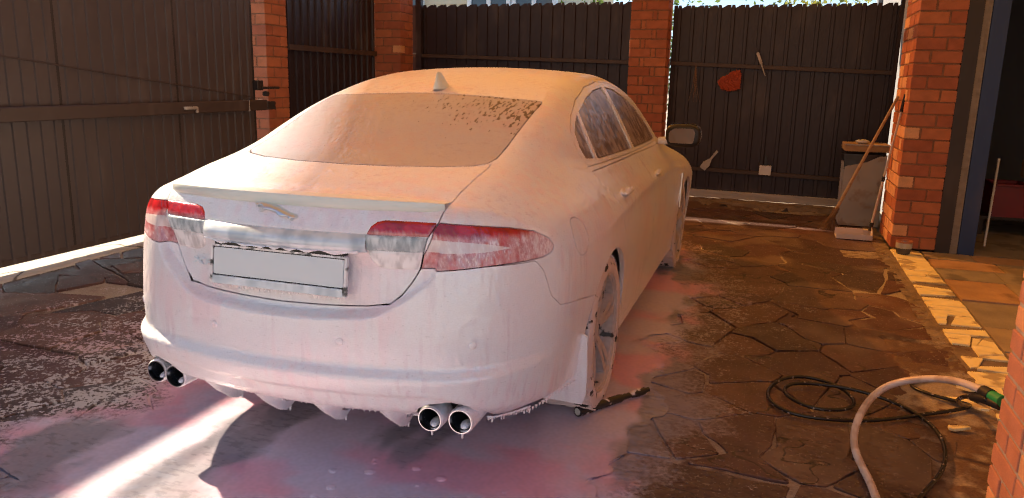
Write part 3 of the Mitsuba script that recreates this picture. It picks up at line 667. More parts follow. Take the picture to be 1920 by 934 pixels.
STONES = ['flag_red', 'flag_brown', 'flag_dark', 'flag_wine', 'flag_rust', 'flag_soot']
for n_, c in zip(STONES, ((.100, .050, .040), (.108, .064, .051), (.066, .037, .032), (.082, .041, .037), (.120, .060, .044), (.060, .040, .036))): stone_mat(n_, c)
def grout_col(p, n, uv):
    g = fbm(p.x * 20, p.y * 20, 0, 4); w = fbm(p.x * 1.1 + 2, p.y * 1.1, 0, 3); f = noise(p.x * 180, p.y * 180)
    base = mix((.115, .070, .052), (.30, .25, .20), smoothstep(.44, .62, w * .7 + g * .3)) * (.75 + .4 * f)
    return mix(base, foam_tint(p), foam_cover(p, n) * .96)
mat('grout', two(bump(prin(proc(grout_col), .7, .35), lambda p, n, uv: fbm(p.x * 40, p.y * 40, 0, 4) * .006)))
def dirt_col(p, n, uv):
    g = fbm(p.x * 12, p.y * 12, p.z * 12, 4); f = noise(p.x * 120, p.y * 120, p.z * 120)
    return mix((.11, .075, .05), (.27, .215, .165), g) * (.75 + .4 * f)
mat('dirt', two(bump(prin(proc(dirt_col), .85, .3), lambda p, n, uv: fbm(p.x * 30, p.y * 30, p.z * 30, 4) * .012)))
mat('open_ground', two(prin(proc(lambda p, n, uv: mix((.20, .175, .14), (.34, .31, .26), fbm(p.x * 2, p.y * 2, 0, 4))), .9, .2)))
mat('pale_concrete', two(bump(prin(proc(lambda p, n, uv: mix((.34, .32, .28), (.50, .48, .43), fbm(p.x * 7, p.y * 7, 0, 4)) * (1 - .75 * smoothstep(.014, .004, dr.abs(fbm(p.x * 2 + 4, p.y * 1.3, 3, 3) - .5)))), .85, .3), lambda p, n, uv: fbm(p.x * 40, p.y * 40, 0, 3) * .004)))
def slab_mat(name, c):
    def col(p, n, uv):
        g = fbm(p.x * 6, p.y * 6, 0, 4); st = smoothstep(.60, .75, fbm(p.x * 4 + 8, p.y * 4, 0, 4)); f = noise(p.x * 140, p.y * 140)
        return mix(mi.Color3f(c) * (.7 + .5 * g + .14 * f), mi.Color3f(c) * .45, st * .7)
    mat(name, two(bump(prin(proc(col), .6, .4), lambda p, n, uv: fbm(p.x * 60, p.y * 60, 0, 3) * .002)))
for n_, c in (('slab_tan', (.27, .215, .15)), ('slab_grey', (.22, .19, .15)), ('slab_ochre', (.34, .21, .12))): slab_mat(n_, c)
def tile_col(p, n, uv):
    g = fbm(p.x * 16, p.y * 16, 0, 4); st = smoothstep(.58, .70, fbm(p.x * 7, p.y * 11, 0, 4))
    return mix(mi.Color3f(.82, .73, .40) * (.85 + .25 * g), (.30, .22, .13), st * .75)
mat('cream_tile', two(prin(proc(tile_col), .35, .5)))
mat('foam_puddle_mat', two(bump(prin(proc(puddle_col), .14, .5), lambda p, n, uv: fbm(p.x * 16, p.y * 26, 0, 4) * .0035)))

# ---------------------------------------------------------------- the ground
gk = add('ground', cat(bx((0, 20, -.14), (160, 160, .2))), 'open_ground'); tag(gk, kind='structure')
yard = key('yard_paving'); labels[yard] = {'kind': 'structure'}
g_ = np.stack(np.meshgrid(np.linspace(-3.75, 2.64, 140), np.linspace(-3.2, 7.6, 230), indexing='ij'), -1).reshape(-1, 2)
gz_ = -.0055 + .004 * (meshkit.fbm(np.c_[g_ * 4, g_[:, :1] * 0], 4) - .5) - .010 * sst(.52, .7, meshkit.fbm(np.c_[g_ * 1.1, g_[:, :1] * 0], 3, 5)) + .07 * sst(7.1, 7.5, g_[:, 1])
i, j = np.meshgrid(np.arange(139), np.arange(229), indexing='ij')
q = np.stack([i * 230 + j, (i + 1) * 230 + j, (i + 1) * 230 + j + 1, i * 230 + j + 1], -1).reshape(-1, 4)
add('grout_bed', (np.c_[g_, gz_], q), 'grout', yard, smooth=True)
rs = np.random.RandomState(21)
pts = []
for yy in np.arange(-3.3, 7.8, .255):
    for xx in np.arange(-4.0, 3.0, .31): pts.append((xx + rs.uniform(-.16, .16) + (.16 if int(round(yy / .255)) % 2 else 0), yy + rs.uniform(-.125, .125)))
keep_pts = [p for p in pts if rs.rand() > .16]
area = sbox(-3.66, -3.1, 2.60, 7.3)
right_edge = Polygon([(-3.66, -3.1), (2.25, -3.1), (2.30, .9), (2.42, 1.4), (2.52, 2.1), (2.60, 2.6), (2.60, 7.22), (-3.66, 7.22)])
cells = list(voronoi_diagram(MultiPoint(keep_pts), envelope=area.buffer(1)).geoms)
from shapely.strtree import STRtree
tree_ = STRtree(cells); gone = set(); merged = []
for a, c in enumerate(cells):
    if a in gone: continue
    gone.add(a)
    for _ in range(rs.choice([0, 1, 2, 3], p=[.22, .33, .27, .18])):
        nb = [b for b in tree_.query(c) if b not in gone and cells[b].intersection(c).length > .10]
        if nb: b = nb[rs.randint(len(nb))]; gone.add(b); c = unary_union([c, cells[b].buffer(1e-6)])
    merged.append(c)
def rough(pg, step, amp, rs):
    """the outline of a broken stone"""
    c = np.array(pg.exterior.segmentize(step).coords)[:-1]
    n3 = np.c_[c * 7, np.full(len(c), rs.uniform(0, 50))]
    d = np.stack([meshkit.fbm(n3, 3, 1), meshkit.fbm(n3, 3, 2)], 1) - .5
    w = Polygon(c + d * amp * 2)
    return w if w.is_valid else pg
def slab(pg, z, h, bevel, tilt=(0, 0)):
    """a flat stone with broken, chamfered edges"""
    pg = pg.simplify(.003); inn = pg.buffer(-bevel)
    if inn.is_empty or inn.geom_type != 'Polygon': return None
    t = trimesh.creation.triangulate_polygon(Polygon(inn.exterior), engine='earcut'); tv = np.c_[t[0], np.full(len(t[0]), z)]; V = [tv]; Fc = [np.array(t[1])[:, :3]]
    a = np.array(inn.exterior.coords)[:-1]; o = np.array([pg.exterior.interpolate(pg.exterior.project(Point(q))).coords[0] for q in a]); n = len(a); k = len(tv)
    V += [np.c_[a, np.full(n, z)], np.c_[o, np.full(n, z - bevel * .6)], np.c_[o, np.full(n, z - h)]]
    j = np.arange(n); ccw = Polygon(a).exterior.is_ccw
    for r in range(2):
        A, B = k + r * n + j, k + r * n + (j + 1) % n; q = np.stack([A, A + n, B + n, B], 1)
        if not ccw: q = q[:, ::-1]
        Fc += [q[:, [0, 1, 2]], q[:, [0, 2, 3]]]
    V = np.vstack(V); c = pg.centroid; V[:, 2] += (V[:, 0] - c.x) * tilt[0] + (V[:, 1] - c.y) * tilt[1]
    return trimesh.Trimesh(V, np.vstack(Fc), process=False)
far_stones = []; flags = []
for c in merged:
    c = c.intersection(right_edge)
    if c.is_empty or c.geom_type != 'Polygon' or c.area < .012: continue
    if rs.rand() < .12 and c.area > .16:      # some stones have cracked in two
        x0, y0, x1, y1 = c.bounds; m_ = c.centroid; a_ = rs.uniform(0, 3.14); L = LineString([(m_.x - math.cos(a_), m_.y - math.sin(a_)), (m_.x + math.cos(a_), m_.y + math.sin(a_))]).buffer(.004)
        parts_ = list(getattr(c.difference(L), 'geoms', [c.difference(L)]))
    else: parts_ = [c]
    for pc in parts_:
        pc = pc.buffer(-rs.choice([.003, .005, .008, .016], p=[.35, .35, .2, .10])).buffer(-.012).buffer(.012)
        if pc.is_empty or pc.geom_type != 'Polygon' or pc.area < .008: continue
        pc = rough(pc, .035, .020, rs)
        m_ = slab(pc, rs.uniform(-.003, .004), .03, .004, rs.uniform(-.008, .008, 2))
        if m_ is None: continue
        flags.append((pc, m_, STONES[rs.randint(6)]))
R_ = np.stack([_r, _d, _f])
def inview(p, m=40):
    q = R_ @ (np.array(p) - (CX, CY, CZ)); 
    return q[2] > .1 and abs(q[0] / q[2] * FOCAL) < 960 + m and abs(q[1] / q[2] * FOCAL) < 467 + m
far_by = {}; nstone = 0
flags.sort(key=lambda q: math.hypot(q[0].centroid.x - CX, q[0].centroid.y - CY))
for pc, m_, st in flags:
    c = pc.centroid
    if nstone < 295 and inview((c.x, c.y, 0), 120) and not (abs(c.x) < .75 and .4 < c.y < 4.6): add('flagstone', m_, st, yard); nstone += 1
    elif not (abs(c.x) < .75 and .9 < c.y < 4.4): far_by.setdefault(st, []).append(m_)
for st, L in far_by.items():
    k = add('paving_rest', cat(L), st, yard); labels[k] = {'kind': 'stuff'}
# earth bank along the back fence, strip of broken concrete at the right
def lumpy(poly_fn, nx, ny, mt, name, kind='structure', parent=None):
    u, v = np.meshgrid(np.linspace(0, 1, nx), np.linspace(0, 1, ny), indexing='ij'); V = poly_fn(u.ravel(), v.ravel())
    i, j = np.meshgrid(np.arange(nx - 1), np.arange(ny - 1), indexing='ij'); q = np.stack([i * ny + j, (i + 1) * ny + j, (i + 1) * ny + j + 1, i * ny + j + 1], -1).reshape(-1, 4)
    k = add(name, (V, q), mt, parent, smooth=True); tag(k, kind=kind); return k
def bank(u, v):
    x = -3.6 + 6.35 * u; y = 7.28 + .9 * v - .03 * x; n = meshkit.fbm(np.c_[x * 9, y * 9, x * 0], 4) - .5
    return np.c_[x, y + .05 * n * (1 - v), -.03 + .095 * sst(.0, .12, v + .25 * n) + .02 * n]
lumpy(bank, 160, 26, 'dirt', 'earth_bank')
def concrete(u, v):
    y = -1.0 + 3.7 * v; x = 2.16 + .5 * u + .02 * y; n = meshkit.fbm(np.c_[x * 5, y * 5, x * 0], 4) - .5; n2 = meshkit.fbm(np.c_[x * 16, y * 16, x * 0 + 3], 3) - .5
    return np.c_[x, y, .004 + .018 * n + .008 * n2 - .03 * sst(.25, .0, u + .5 * n)]
lumpy(concrete, 60, 220, 'grout', 'broken_concrete')
def sill(u, v):
    y = -2.6 + 7.5 * v; n = meshkit.fbm(np.c_[y * 3, u * 2, y * 0], 4) - .5
    return np.c_[-3.80 + .44 * u + .05 * n * u, y, .009 + .006 * n - .03 * sst(.93, 1.0, u)]
lumpy(sill, 24, 260, 'pale_concrete', 'gate_sill')
def gravelly(u, v):
    y = 1.9 + 5.2 * v; x = 2.535 + .13 * u + .02 * (meshkit.noise(np.c_[y * 3, y * 0, y * 0]) - .5); n = meshkit.fbm(np.c_[x * 24, y * 24, x * 0], 4) - .5
    return np.c_[x, y, .002 + .026 * n]
lumpy(gravelly, 18, 420, 'dirt', 'rubble_joint')
# porch: cream tiles, partly broken, then slabs
tiles = key('tile_edging'); labels[tiles] = {'kind': 'structure'}
add('mortar_bed', bx((2.755, 3.5, -.005), (.27, 3.9, .02)), 'dirt', tiles)
rs = np.random.RandomState(5); y = 5.42
while y > 1.55:
    w = rs.uniform(.20, .24); t = sbox(2.632 + .01 * (y - 3), y - w + .006, 2.868 + .01 * (y - 3), y)
    cuts = 1 if y > 4.6 else (2 if y > 3.3 else 3 if y > 2.3 else 4)
    ps = [t]
    for _ in range(cuts):
        if rs.rand() < .75:
            a_ = rs.uniform(-.5, .5) + (1.57 if rs.rand() < .3 else 0); c = t.centroid; ox, oy = rs.uniform(-.06, .06, 2)
            L = LineString([(c.x + ox - math.cos(a_), c.y + oy - math.sin(a_)), (c.x + ox + math.cos(a_), c.y + oy + math.sin(a_))]).buffer(.0032); ps = [g for p_ in ps for g in getattr(p_.difference(L), 'geoms', [p_.difference(L)])]
    for p_ in ps:
        if p_.area < .003 or rs.rand() < (0 if y > 4.4 else .14 if y > 2.5 else .34): continue
        if y < 2.6: p_ = affinity.translate(affinity.rotate(p_, rs.uniform(-14, 14)), rs.uniform(-.02, .02), rs.uniform(-.015, .015))
        p_ = affinity.rotate(p_, rs.uniform(-2, 2)); p_ = rough(p_, .025, .006 if y < 4.4 else .002, rs); m_ = slab(p_, .016 + rs.uniform(-.002, .003), .014, .002, rs.uniform(-.004, .004, 2))
        if m_ is not None: add('tile', m_, 'cream_tile', tiles)
    y -= w
rs = np.random.RandomState(8)
for x, y in ((2.70, 1.84), (2.80, 1.70), (2.74, 1.50), (2.42, 1.40)):
    p_ = Polygon([(x + rs.uniform(.03, .06) * math.cos(a), y + rs.uniform(.02, .05) * math.sin(a)) for a in np.sort(rs.uniform(0, 6.28, 6))]).convex_hull
    m_ = slab(p_, .022, .012, .0015, rs.uniform(-.1, .1, 2))
    if m_ is not None: add('tile', m_, 'cream_tile', tiles)
for p_, lb_ in ((Polygon([(2.50, 1.905), (2.55, 1.93), (2.60, 1.86), (2.55, 1.85)]), 'small cream tile shard lying loose behind the pointed one'), (Polygon([(2.42, 1.74), (2.50, 1.755), (2.575, 1.60), (2.54, 1.60)]), 'long pointed cream tile shard lying loose near the hose coupling')):
    k = key('tile_shard'); scene[k] = ply(slab(p_, .034, .012, .0015, (.05, -.08)), 'cream_tile'); tag(k, lb_, 'tile shard', 'loose tile shards')
porch = key('porch_floor'); labels[porch] = {'kind': 'structure'}
add('bed', bx((4.4, 3.0, -.02), (3.04, 5.0, .03)), 'dirt', porch)
rs = np.random.RandomState(12); y = 5.44; r = 0
while y > .9:
    h_ = (.30, .36, .40, .62, .62, .50, .6, .6, .6)[min(r, 8)]; x = 2.886 + .01 * (y - 3); c = 0
    while x < 4.9:
        w = rs.uniform(.36, .52); zt = .014 if y > 4.0 else .004
        m_ = slab(sbox(x + .004, y - h_ + .006, x + w - .004, y), zt + rs.uniform(-.002, .002), .02, .003, rs.uniform(-.004, .004, 2))
        add('slab', m_, ('slab_tan', 'slab_grey', 'slab_tan', 'slab_ochre')[rs.randint(4)], porch); x += w
    y -= h_; r += 1
# foam puddle round and under the car
g_ = np.stack(np.meshgrid(np.linspace(-2.6, 2.0, 280), np.linspace(-2.6, 5.0, 440), indexing='ij'), -1).reshape(-1, 2)
def gap_np(x, y): return np.hypot(np.maximum(np.abs(x + .02) - .86, 0), np.maximum(np.maximum(.0 - y, y - 4.6), 0))
ph = film_np(g_[:, 0], g_[:, 1])
bump_ = meshkit.fbm(np.c_[g_ * 9, g_[:, :1] * 0], 4, 4) - .5
zz = .0035 + .004 * np.clip(ph / .08, -1, 1) + .003 * bump_
i, j = np.meshgrid(np.arange(279), np.arange(439), indexing='ij'); q = np.stack([i * 440 + j, (i + 1) * 440 + j, (i + 1) * 440 + j + 1, i * 440 + j + 1], -1).reshape(-1, 4)
q = np.vstack([q[:, [0, 1, 2]], q[:, [0, 2, 3]]]); V, Fc = clip(np.c_[g_, zz], q[(ph > -.05)[q].any(1)], ph)
k = add('foam_puddle', trimesh.Trimesh(V, Fc, process=False), 'foam_puddle_mat', smooth=True)
tag(k, 'pink and lilac washing foam spread over the paving under the car', 'foam', kind='stuff')
rs = np.random.RandomState(4); bm = []
for _ in range(60):
    x, y = rs.uniform(.0, 1.2), rs.uniform(-.85, .35)
    if gap_np(x, y) > .75: continue
    r = rs.uniform(.006, .022); m = trimesh.creation.icosphere(2, r).slice_plane((0, 0, 0), (0, 0, 1)); m.apply_scale((1, 1, .45)); m.apply_translation((x, y, .006)); bm.append(m)
k = add('foam_bubbles', cat(bm), 'foam_puddle_mat', smooth=True); tag(k, 'round bubbles standing on the foam behind the car', 'foam', kind='stuff')

# ---------------------------------------------------------------- brickwork
BR = {}
def brick_shape(L, st, h=.095):
    if (L, st, h) not in BR: BR[L, st, h] = ply(bx((0, 0, 0), (L, .118, h), bevel=.003), st)
    return BR[L, st, h]
MATS = ['brick_red', 'brick_orange', 'brick_red', 'brick_dark']
brick_mat('brick_rose', (.44, .20, .13))
def brick_block(name, label, x0, x1, y0, y1, z1, pale=0.0, seed=0, faces='fblr', course=.108, z0=0.0):
    rs = np.random.RandomState(seed); k = thing(name, label, 'pillar')
    add('mortar_core', bx(((x0 + x1) / 2, (y0 + y1) / 2, (z0 + z1) / 2), (x1 - x0 - .012, y1 - y0 - .012, z1 - z0)), 'mortar_pale' if pale else 'mortar', k)
    def row(p0, d, L, inn):
        t = 0.0
        while t < L - .03:
            l = min(.252, L - t) if L - t > .27 else L - t - .004
            l = round(l, 3); c = np.array(p0) + np.array(d) * (t + l / 2) + np.array(inn) * .059
            st = 'brick_pale' if rs.rand() < (.35 if seed == 4 and d[1] < 0 or seed == 4 and inn[0] > 0 else pale) else 'brick_rose' if pale else MATS[rs.randint(4)]  # garage pillar: pale bricks, some real, more added to brighten its sunlit left face
            j = rs.uniform(-.002, .0025, 3); ang = math.degrees(math.atan2(d[1], d[0])) + rs.uniform(-.5, .5)
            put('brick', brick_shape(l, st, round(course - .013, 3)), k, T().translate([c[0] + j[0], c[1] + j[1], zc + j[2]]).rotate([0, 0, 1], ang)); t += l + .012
    n = 0; zc = z0 + course / 2
    while zc < z1:
        W, D = x1 - x0, y1 - y0
        if n % 2 == 0:
            if 'f' in faces: row((x0, y0), (1, 0), W - .13, (0, 1))
            if 'r' in faces: row((x1, y0), (0, 1), D - .13, (-1, 0))
            if 'b' in faces: row((x1, y1), (-1, 0), W - .13, (0, -1))
            if 'l' in faces: row((x0, y1), (0, -1), D - .13, (1, 0))
        else:
            if 'f' in faces: row((x1, y0), (-1, 0), W - .13, (0, 1))
            if 'r' in faces: row((x1, y1), (0, -1), D - .13, (-1, 0))
            if 'b' in faces: row((x0, y1), (1, 0), W - .13, (0, -1))
            if 'l' in faces: row((x0, y0), (0, 1), D - .13, (1, 0))
        zc += course; n += 1
    return k
brick_block('brick_pillar', 'brick gate pillar behind the bolt of the brown sheet gate', -3.94, -3.555, 4.98, 5.36, 2.6, seed=1)
brick_block('brick_pillar', 'brick pillar in the yard corner with one pale grey brick', -3.58, -3.20, 7.40, 7.78, 2.75, seed=2)
brick_block('brick_pillar', 'brick fence pillar standing behind the car between two sheet panels', -.155, .285, 7.36, 7.74, 2.75, seed=3)
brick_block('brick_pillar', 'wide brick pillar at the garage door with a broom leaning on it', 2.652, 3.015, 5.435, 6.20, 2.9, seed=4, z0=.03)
brick_block('brick_pillar', 'nearest brick pillar with some pale yellow bricks beside the hose ends', 2.365, 2.80, -.30, .745, 2.9, pale=.32, seed=5, course=.083)
pk = put('brick', brick_shape(.118, 'brick_pale'), 'brick_pillar_001', T().translate([-3.255, 7.458, 1.80]).scale([1, 1.02, .98]))

# ---------------------------------------------------------------- sheet metal: the gate and the fences
def corrugated(p0, p1, z0, z1, pitch, depth, out, flat=.62, notch=0.0):
    """a profiled sheet from p0 to p1; its ribs stand out along out"""
    p0, p1, out = (np.array(a, float) for a in (p0, p1, out)); L = np.linalg.norm(p1 - p0); d = (p1 - p0) / L; n = max(1, int(round(L / pitch))); w = L / n; V = []
    for k in range(n):
        for t, h, nt in ((0, 0, 0), (flat * .5, 0, 0), (flat * .5 + .035, 0, 1), (flat * .5 + .08, 1, 0), (flat * .5 + .30, 1, 0), (flat * .5 + .345, 0, 1)):
            V.append((*(p0 + d * w * (k + t) + out * depth * h), z1 - notch * nt))
    V.append((*(p0 + d * L), z1)); V = np.array(V); B = V.copy(); B[:, 2] = z0; m = len(V); j = np.arange(m - 1)
    return trimesh.Trimesh(np.vstack([V, B]), np.vstack([np.stack([j, j + m, j + m + 1], 1), np.stack([j, j + m + 1, j + 1], 1)]), process=False)
gate = thing('sheet_gate', 'brown corrugated sheet gate with a long middle rail and a latch', 'gate')
GX = -3.53
edges_ = [-2.32, -1.14, .04, 1.22, 2.385, 3.61, 4.70]
for a_, b_ in zip(edges_, edges_[1:]):
    add('sheet', corrugated((GX, a_ + .012), (GX, b_ - .012), .075, 2.35, .118, .012, (1, 0)), 'brown_sheet', gate)
for y in edges_: add('upright', bx((GX + .002 - .03, y, 1.21), (.05, .05, 2.28)), 'dark_steel', gate)
add('middle_rail', bx((GX + .045, 1.27, 1.125), (.06, 7.1, .105), bevel=.006), 'steel_paint', gate)
add('rail_end', bx((GX + .045, 4.90, 1.118), (.05, .14, .085), bevel=.004), 'dark_steel', gate)
add('bottom_rail', bx((GX - .015, 1.19, .085), (.05, 7.04, .04)), 'steel_paint', gate)
add('top_rail', bx((GX - .015, 1.19, 2.335), (.05, 7.04, .05)), 'steel_paint', gate)
add('guide_bar', bx((GX - .015, 1.19, 2.535), (.02, 7.6, .018)), 'steel_paint', gate)
add('brace_rod', tube([(GX + .02, -2.2, 2.0), (GX + .02, 4.66, 1.205)], .006, 6), 'steel_paint', gate)
add('latch_handle', cat(bx((GX + .09, 3.66, 1.125), (.02, .16, .026), bevel=.003), bx((GX + .09, 3.74, 1.105), (.02, .022, .05), bevel=.003)), 'zinc', gate)
add('bolt', cat(bx((GX + .03, 4.74, 1.325), (.05, .10, .10), bevel=.004), bx((GX + .055, 4.90, 1.30), (.03, .30, .025), bevel=.003), tube([(GX + .05, 4.80, 1.24), (GX + .10, 4.80, 1.24)], .025, 12)), 'dark_steel', gate)
add('clasp', bx((GX + .045, 4.52, 1.125), (.066, .008, .112)), 'zinc', gate)
f1 = thing('sheet_fence', 'dark sheet fence between the gate pillar and the yard corner', 'fence')
for a_, b_ in ((5.36, 6.4), (6.4, 7.45)): add('sheet', corrugated((-3.60, a_), (-3.60, b_), .06, 2.7, .155, .022, (1, 0)), 'fence_sheet', f1)
add('rail', bx((-3.555, 6.38, 1.735), (.035, 2.0, .06)), 'steel_paint', f1); add('rail', bx((-3.555, 6.38, .5), (.035, 2.0, .06)), 'steel_paint', f1)
def fence(name, label, p0, p1, ztop, rails, pitch, sheets):
    k = thing(name, label, 'fence'); p0, p1 = np.array(p0), np.array(p1); d = (p1 - p0) / np.linalg.norm(p1 - p0); o = np.array([d[1], -d[0]]); o = o if o[1] < 0 else -o
    for a in range(sheets):
        q0, q1 = p0 + (p1 - p0) * a / sheets, p0 + (p1 - p0) * (a + 1) / sheets
        add('sheet', corrugated(q0, q1, .155, ztop, pitch, .018, o, .55, .032), 'fence_sheet', k)
    for za, zb in rails:
        L = np.linalg.norm(p1 - p0); m = bx((0, 0, 0), (L, .04, .045), bevel=.003); m.apply_transform(rotm(-math.atan2(zb - za, L), [0, 1, 0])); m.apply_transform(rotz(math.atan2(d[1], d[0])))
        m.apply_translation((*((p0 + p1) / 2 + o * .045), (za + zb) / 2)); add('rail', m, 'steel_paint', k)
    return k
f2 = fence('sheet_fence', 'dark sheet fence behind the car roof below the neighbouring house', (-3.28, 7.90), (-.10, 7.66), 2.40, ((1.735, 1.675), (.5, .5)), .150, 3)
add('post', bx((-3.13, 7.84, 1.35), (.08, .08, 2.7)), 'fence_sheet', f2)
f3 = fence('sheet_fence', 'dark sheet fence with an orange wash mitt hung on it', (.305, 7.70), (2.80, 7.535), 2.35, ((1.675, 1.60), (.42, .385)), .152, 2)
add('ledger', bx((2.775, 7.47, 1.2), (.04, .04, 2.4)), 'fence_sheet', f3)
bd = thing('base_board', 'pale weathered board along the foot of the back fence', 'board')
m = bx((0, 0, 0), (2.5, .03, .09), bevel=.003); m.apply_transform(rotz(-.066)); m.apply_translation((1.50, 7.585, .117)); scene[bd] = ply(m, 'grey_board')

# ---------------------------------------------------------------- garage at the right
gar = thing('garage', 'dark open garage with a blue steel door frame', 'garage')
add('door_post', bx((3.075, 5.50, 1.4), (.118, .12, 2.8)), 'dark_steel', gar)
add('door_jamb', cat(bx((3.150, 5.49, 1.4), (.028, .06, 2.8)), bx((3.183, 5.50, 1.4), (.034, .04, 2.8))), 'jamb_wood', gar)
kf = add('door_frame', bx((3.268, 5.53, 1.4), (.128, .12, 2.8)), 'blue_steel', gar); labels[kf] = {'label': 'blue steel frame of the garage opening'}
add('side_wall', bx((2.96, 8.2, 1.5), (.2, 3.9, 3.0)), 'dark_wall', gar); add('back_wall', bx((5.4, 10.2, 1.5), (5.2, .2, 3.0)), 'dark_wall', gar)
add('far_wall', bx((8.0, 6.0, 1.5), (.2, 8.4, 3.0)), 'dark_wall', gar); add('roof', bx((5.4, 7.8, 3.05), (5.4, 5.0, .15)), 'dark_wall', gar)
add('lintel', bx((5.5, 5.5, 2.87), (5.0, .15, .3)), 'dark_wall', gar); add('floor', bx((5.4, 7.8, -.02), (5.0, 4.6, .05)), 'slab_grey', gar)
add('front_wall', bx((6.6, 5.5, 1.4), (2.8, .15, 2.8)), 'dark_wall', gar)
add('added_porch_wall', bx((5.3, 2.0, 1.5), (.2, 6.9, 3.0)), 'pale_render', gar)  # unseen wall added to screen the sky and throw amber light back
mat('pale_render', two(prin(proc(lambda p, n, uv: mi.Color3f(.36, .37, .40) * (.9 + .15 * fbm(p.x * 3, p.y * 3, p.z * 3, 3))), .85, .2)))
hf = thing('bounce_wall', 'pale wall added behind the camera to bounce sunlight onto the car', 'house')  # unseen, added as a reflector that fills the rear bumper with light
add('wall', bx((-2.0, -8.2, 3.0), (15.0, .3, 6.0)), 'pale_render', hf)
def at_y(u, v, y):      # the point at depth y behind photograph position (u, v); used to lay things out once
    d = R_.T @ np.array([(u - 960) / FOCAL, (v - 467) / FOCAL, 1.0]); return np.array([CX, CY, CZ]) + d * (y - CY) / d[1]
k = thing('storage_crate', 'red plastic crate on the garage floor', 'crate'); 
add('tub', cat(bx((3.86, 6.85, .21), (.30, .40, .02)), [bx((3.86 + sx * .14, 6.85, .36), (.02, .40, .32)) for sx in (-1, 1)], [bx((3.86, 6.85 + sy * .19, .36), (.30, .02, .32)) for sy in (-1, 1)]), 'red_plastic', k); add('rim', cat([bx((3.86 + sx * .15, 6.85, .52), (.03, .43, .025), bevel=.004) for sx in (-1, 1)], [bx((3.86, 6.85 + sy * .205, .52), (.30, .03, .025), bevel=.004) for sy in (-1, 1)]), 'red_plastic', k)
k = thing('storage_shelf', 'low dark shelf under the red crate in the garage', 'shelf'); add('board', bx((4.3, 6.9, .185), (1.4, .5, .03)), 'dark_steel', k)
for sx in (-1, 1):
    for sy in (-1, 1): add('leg', bx((4.3 + sx * .66, 6.9 + sy * .2, .085), (.04, .04, .17)), 'dark_steel', k)
rs = np.random.RandomState(2)
sk = trimesh.creation.icosphere(4, 1.0); v = sk.vertices; v = np.sign(v) * np.abs(v) ** .55; v *= (.20, .16, .19); v += .02 * (meshkit.fbm(v * 9, 3)[:, None] - .5); sk = trimesh.Trimesh(v + (4.20, 6.88, .385), sk.faces); k = thing('white_sack', 'white sack standing beside the red crate in the garage', 'sack'); scene[k] = ply(sk, 'white_plastic', smooth=True)
bxo = thing('cardboard_box', 'brown cardboard box on the white sack in the garage', 'box'); scene[bxo] = ply(bx((4.18, 6.95, .665), (.32, .24, .18), bevel=.004), 'raw_wood')
st_ = thing('white_stick', 'thin white stick leaning upright just inside the garage', 'stick'); scene[st_] = ply(tube([(3.50, 5.86, .03), (3.545, 6.0, .83)], .011, 8), 'white_plastic', smooth=True)

# ---------------------------------------------------------------- things by the right pillar
bn = thing('dust_bin', 'grey sheet metal dust bin with a wooden lid by the back fence', 'bin')
def frustum(x0, x1, y0, y1, dx, z0, z1):
    V = np.array([(x0 + dx, y0, z0), (x1 - dx, y0, z0), (x1 - dx, y1, z0), (x0 + dx, y1, z0), (x0, y0, z1), (x1, y0, z1), (x1, y1, z1), (x0, y1, z1)]); return trimesh.convex.convex_hull(V)
add('body', frustum(2.30, 2.695, 6.64, 7.02, .006, .005, .66), 'zinc', bn)
add('liner_bag', cat(bx((2.495, 6.83, .715), (.41, .40, .09), bevel=.02), trimesh.Trimesh([(2.286, 6.632, .76), (2.71, 6.632, .76), (2.60, 6.630, .655), (2.42, 6.630, .60), (2.30, 6.630, .595)], [[0, 2, 1], [0, 3, 2], [0, 4, 3]])), 'black_film', bn)
add('front_sheet', turned(extrude(Polygon([(-.19, 0), (.195, 0), (.200, .74), (.13, .735), (.02, .675), (-.05, .655), (-.19, .62)]), .006), (1, 0, 0), (0, -.02, 1), (0, -1, 0), (2.495, 6.632, .01)), 'zinc', bn)
lidk = add('lid', bx((2.505, 6.82, .825), (.44, .42, .075), bevel=.008), 'raw_wood', bn); add('lid_trim', bx((2.505, 6.605, .858), (.44, .012, .012)), 'zinc', lidk)
rg = trimesh.creation.icosphere(3, 1.0); v = rg.vertices * (.07, .05, .022); v[:, 2] += .014 * (meshkit.fbm(rg.vertices * 3, 3) - .5); k = thing('crumpled_paper', 'crumpled white paper lying on the bin lid', 'paper'); scene[k] = ply(trimesh.Trimesh(v + (2.46, 6.74, .885), rg.faces), 'white_plastic', smooth=20)
br = thing('birch_broom', 'long handled twig broom leaning on the brick pillar', 'broom')
bt, bb = np.array([2.640, 5.98, 1.365]), np.array([2.205, 6.18, .16])
add('handle', tube([bt, (bt + bb) / 2 + (0, -.004, .006), bb], (.0135, .0145, .0145), 10), 'raw_wood', br, smooth=True)
rs = np.random.RandomState(6); tw = []
ax = (bb - bt) / np.linalg.norm(bb - bt)
for _ in range(90):
    o = rs.normal(0, .010, 3); e = bb + ax * rs.uniform(.14, .20) + rs.normal(0, .040, 3); e[2] = max(e[2], .006); mid = (bb + o + e) / 2 + rs.normal(0, .008, 3); tw.append(tube([bb + o - ax * .10, bb + o, mid, e], (.0018, .0018, .0015, .0008), 4))
add('bristles', cat(tw), 'straw', br); labels['birch_broom__bristles'] = {'kind': 'stuff'}
dp = thing('dust_pan', 'long handled dustpan standing in front of the bin', 'dustpan')
dt, db = np.array([2.655, 5.66, 1.385]), np.array([2.535, 5.92, .12])
dd = (db - dt)
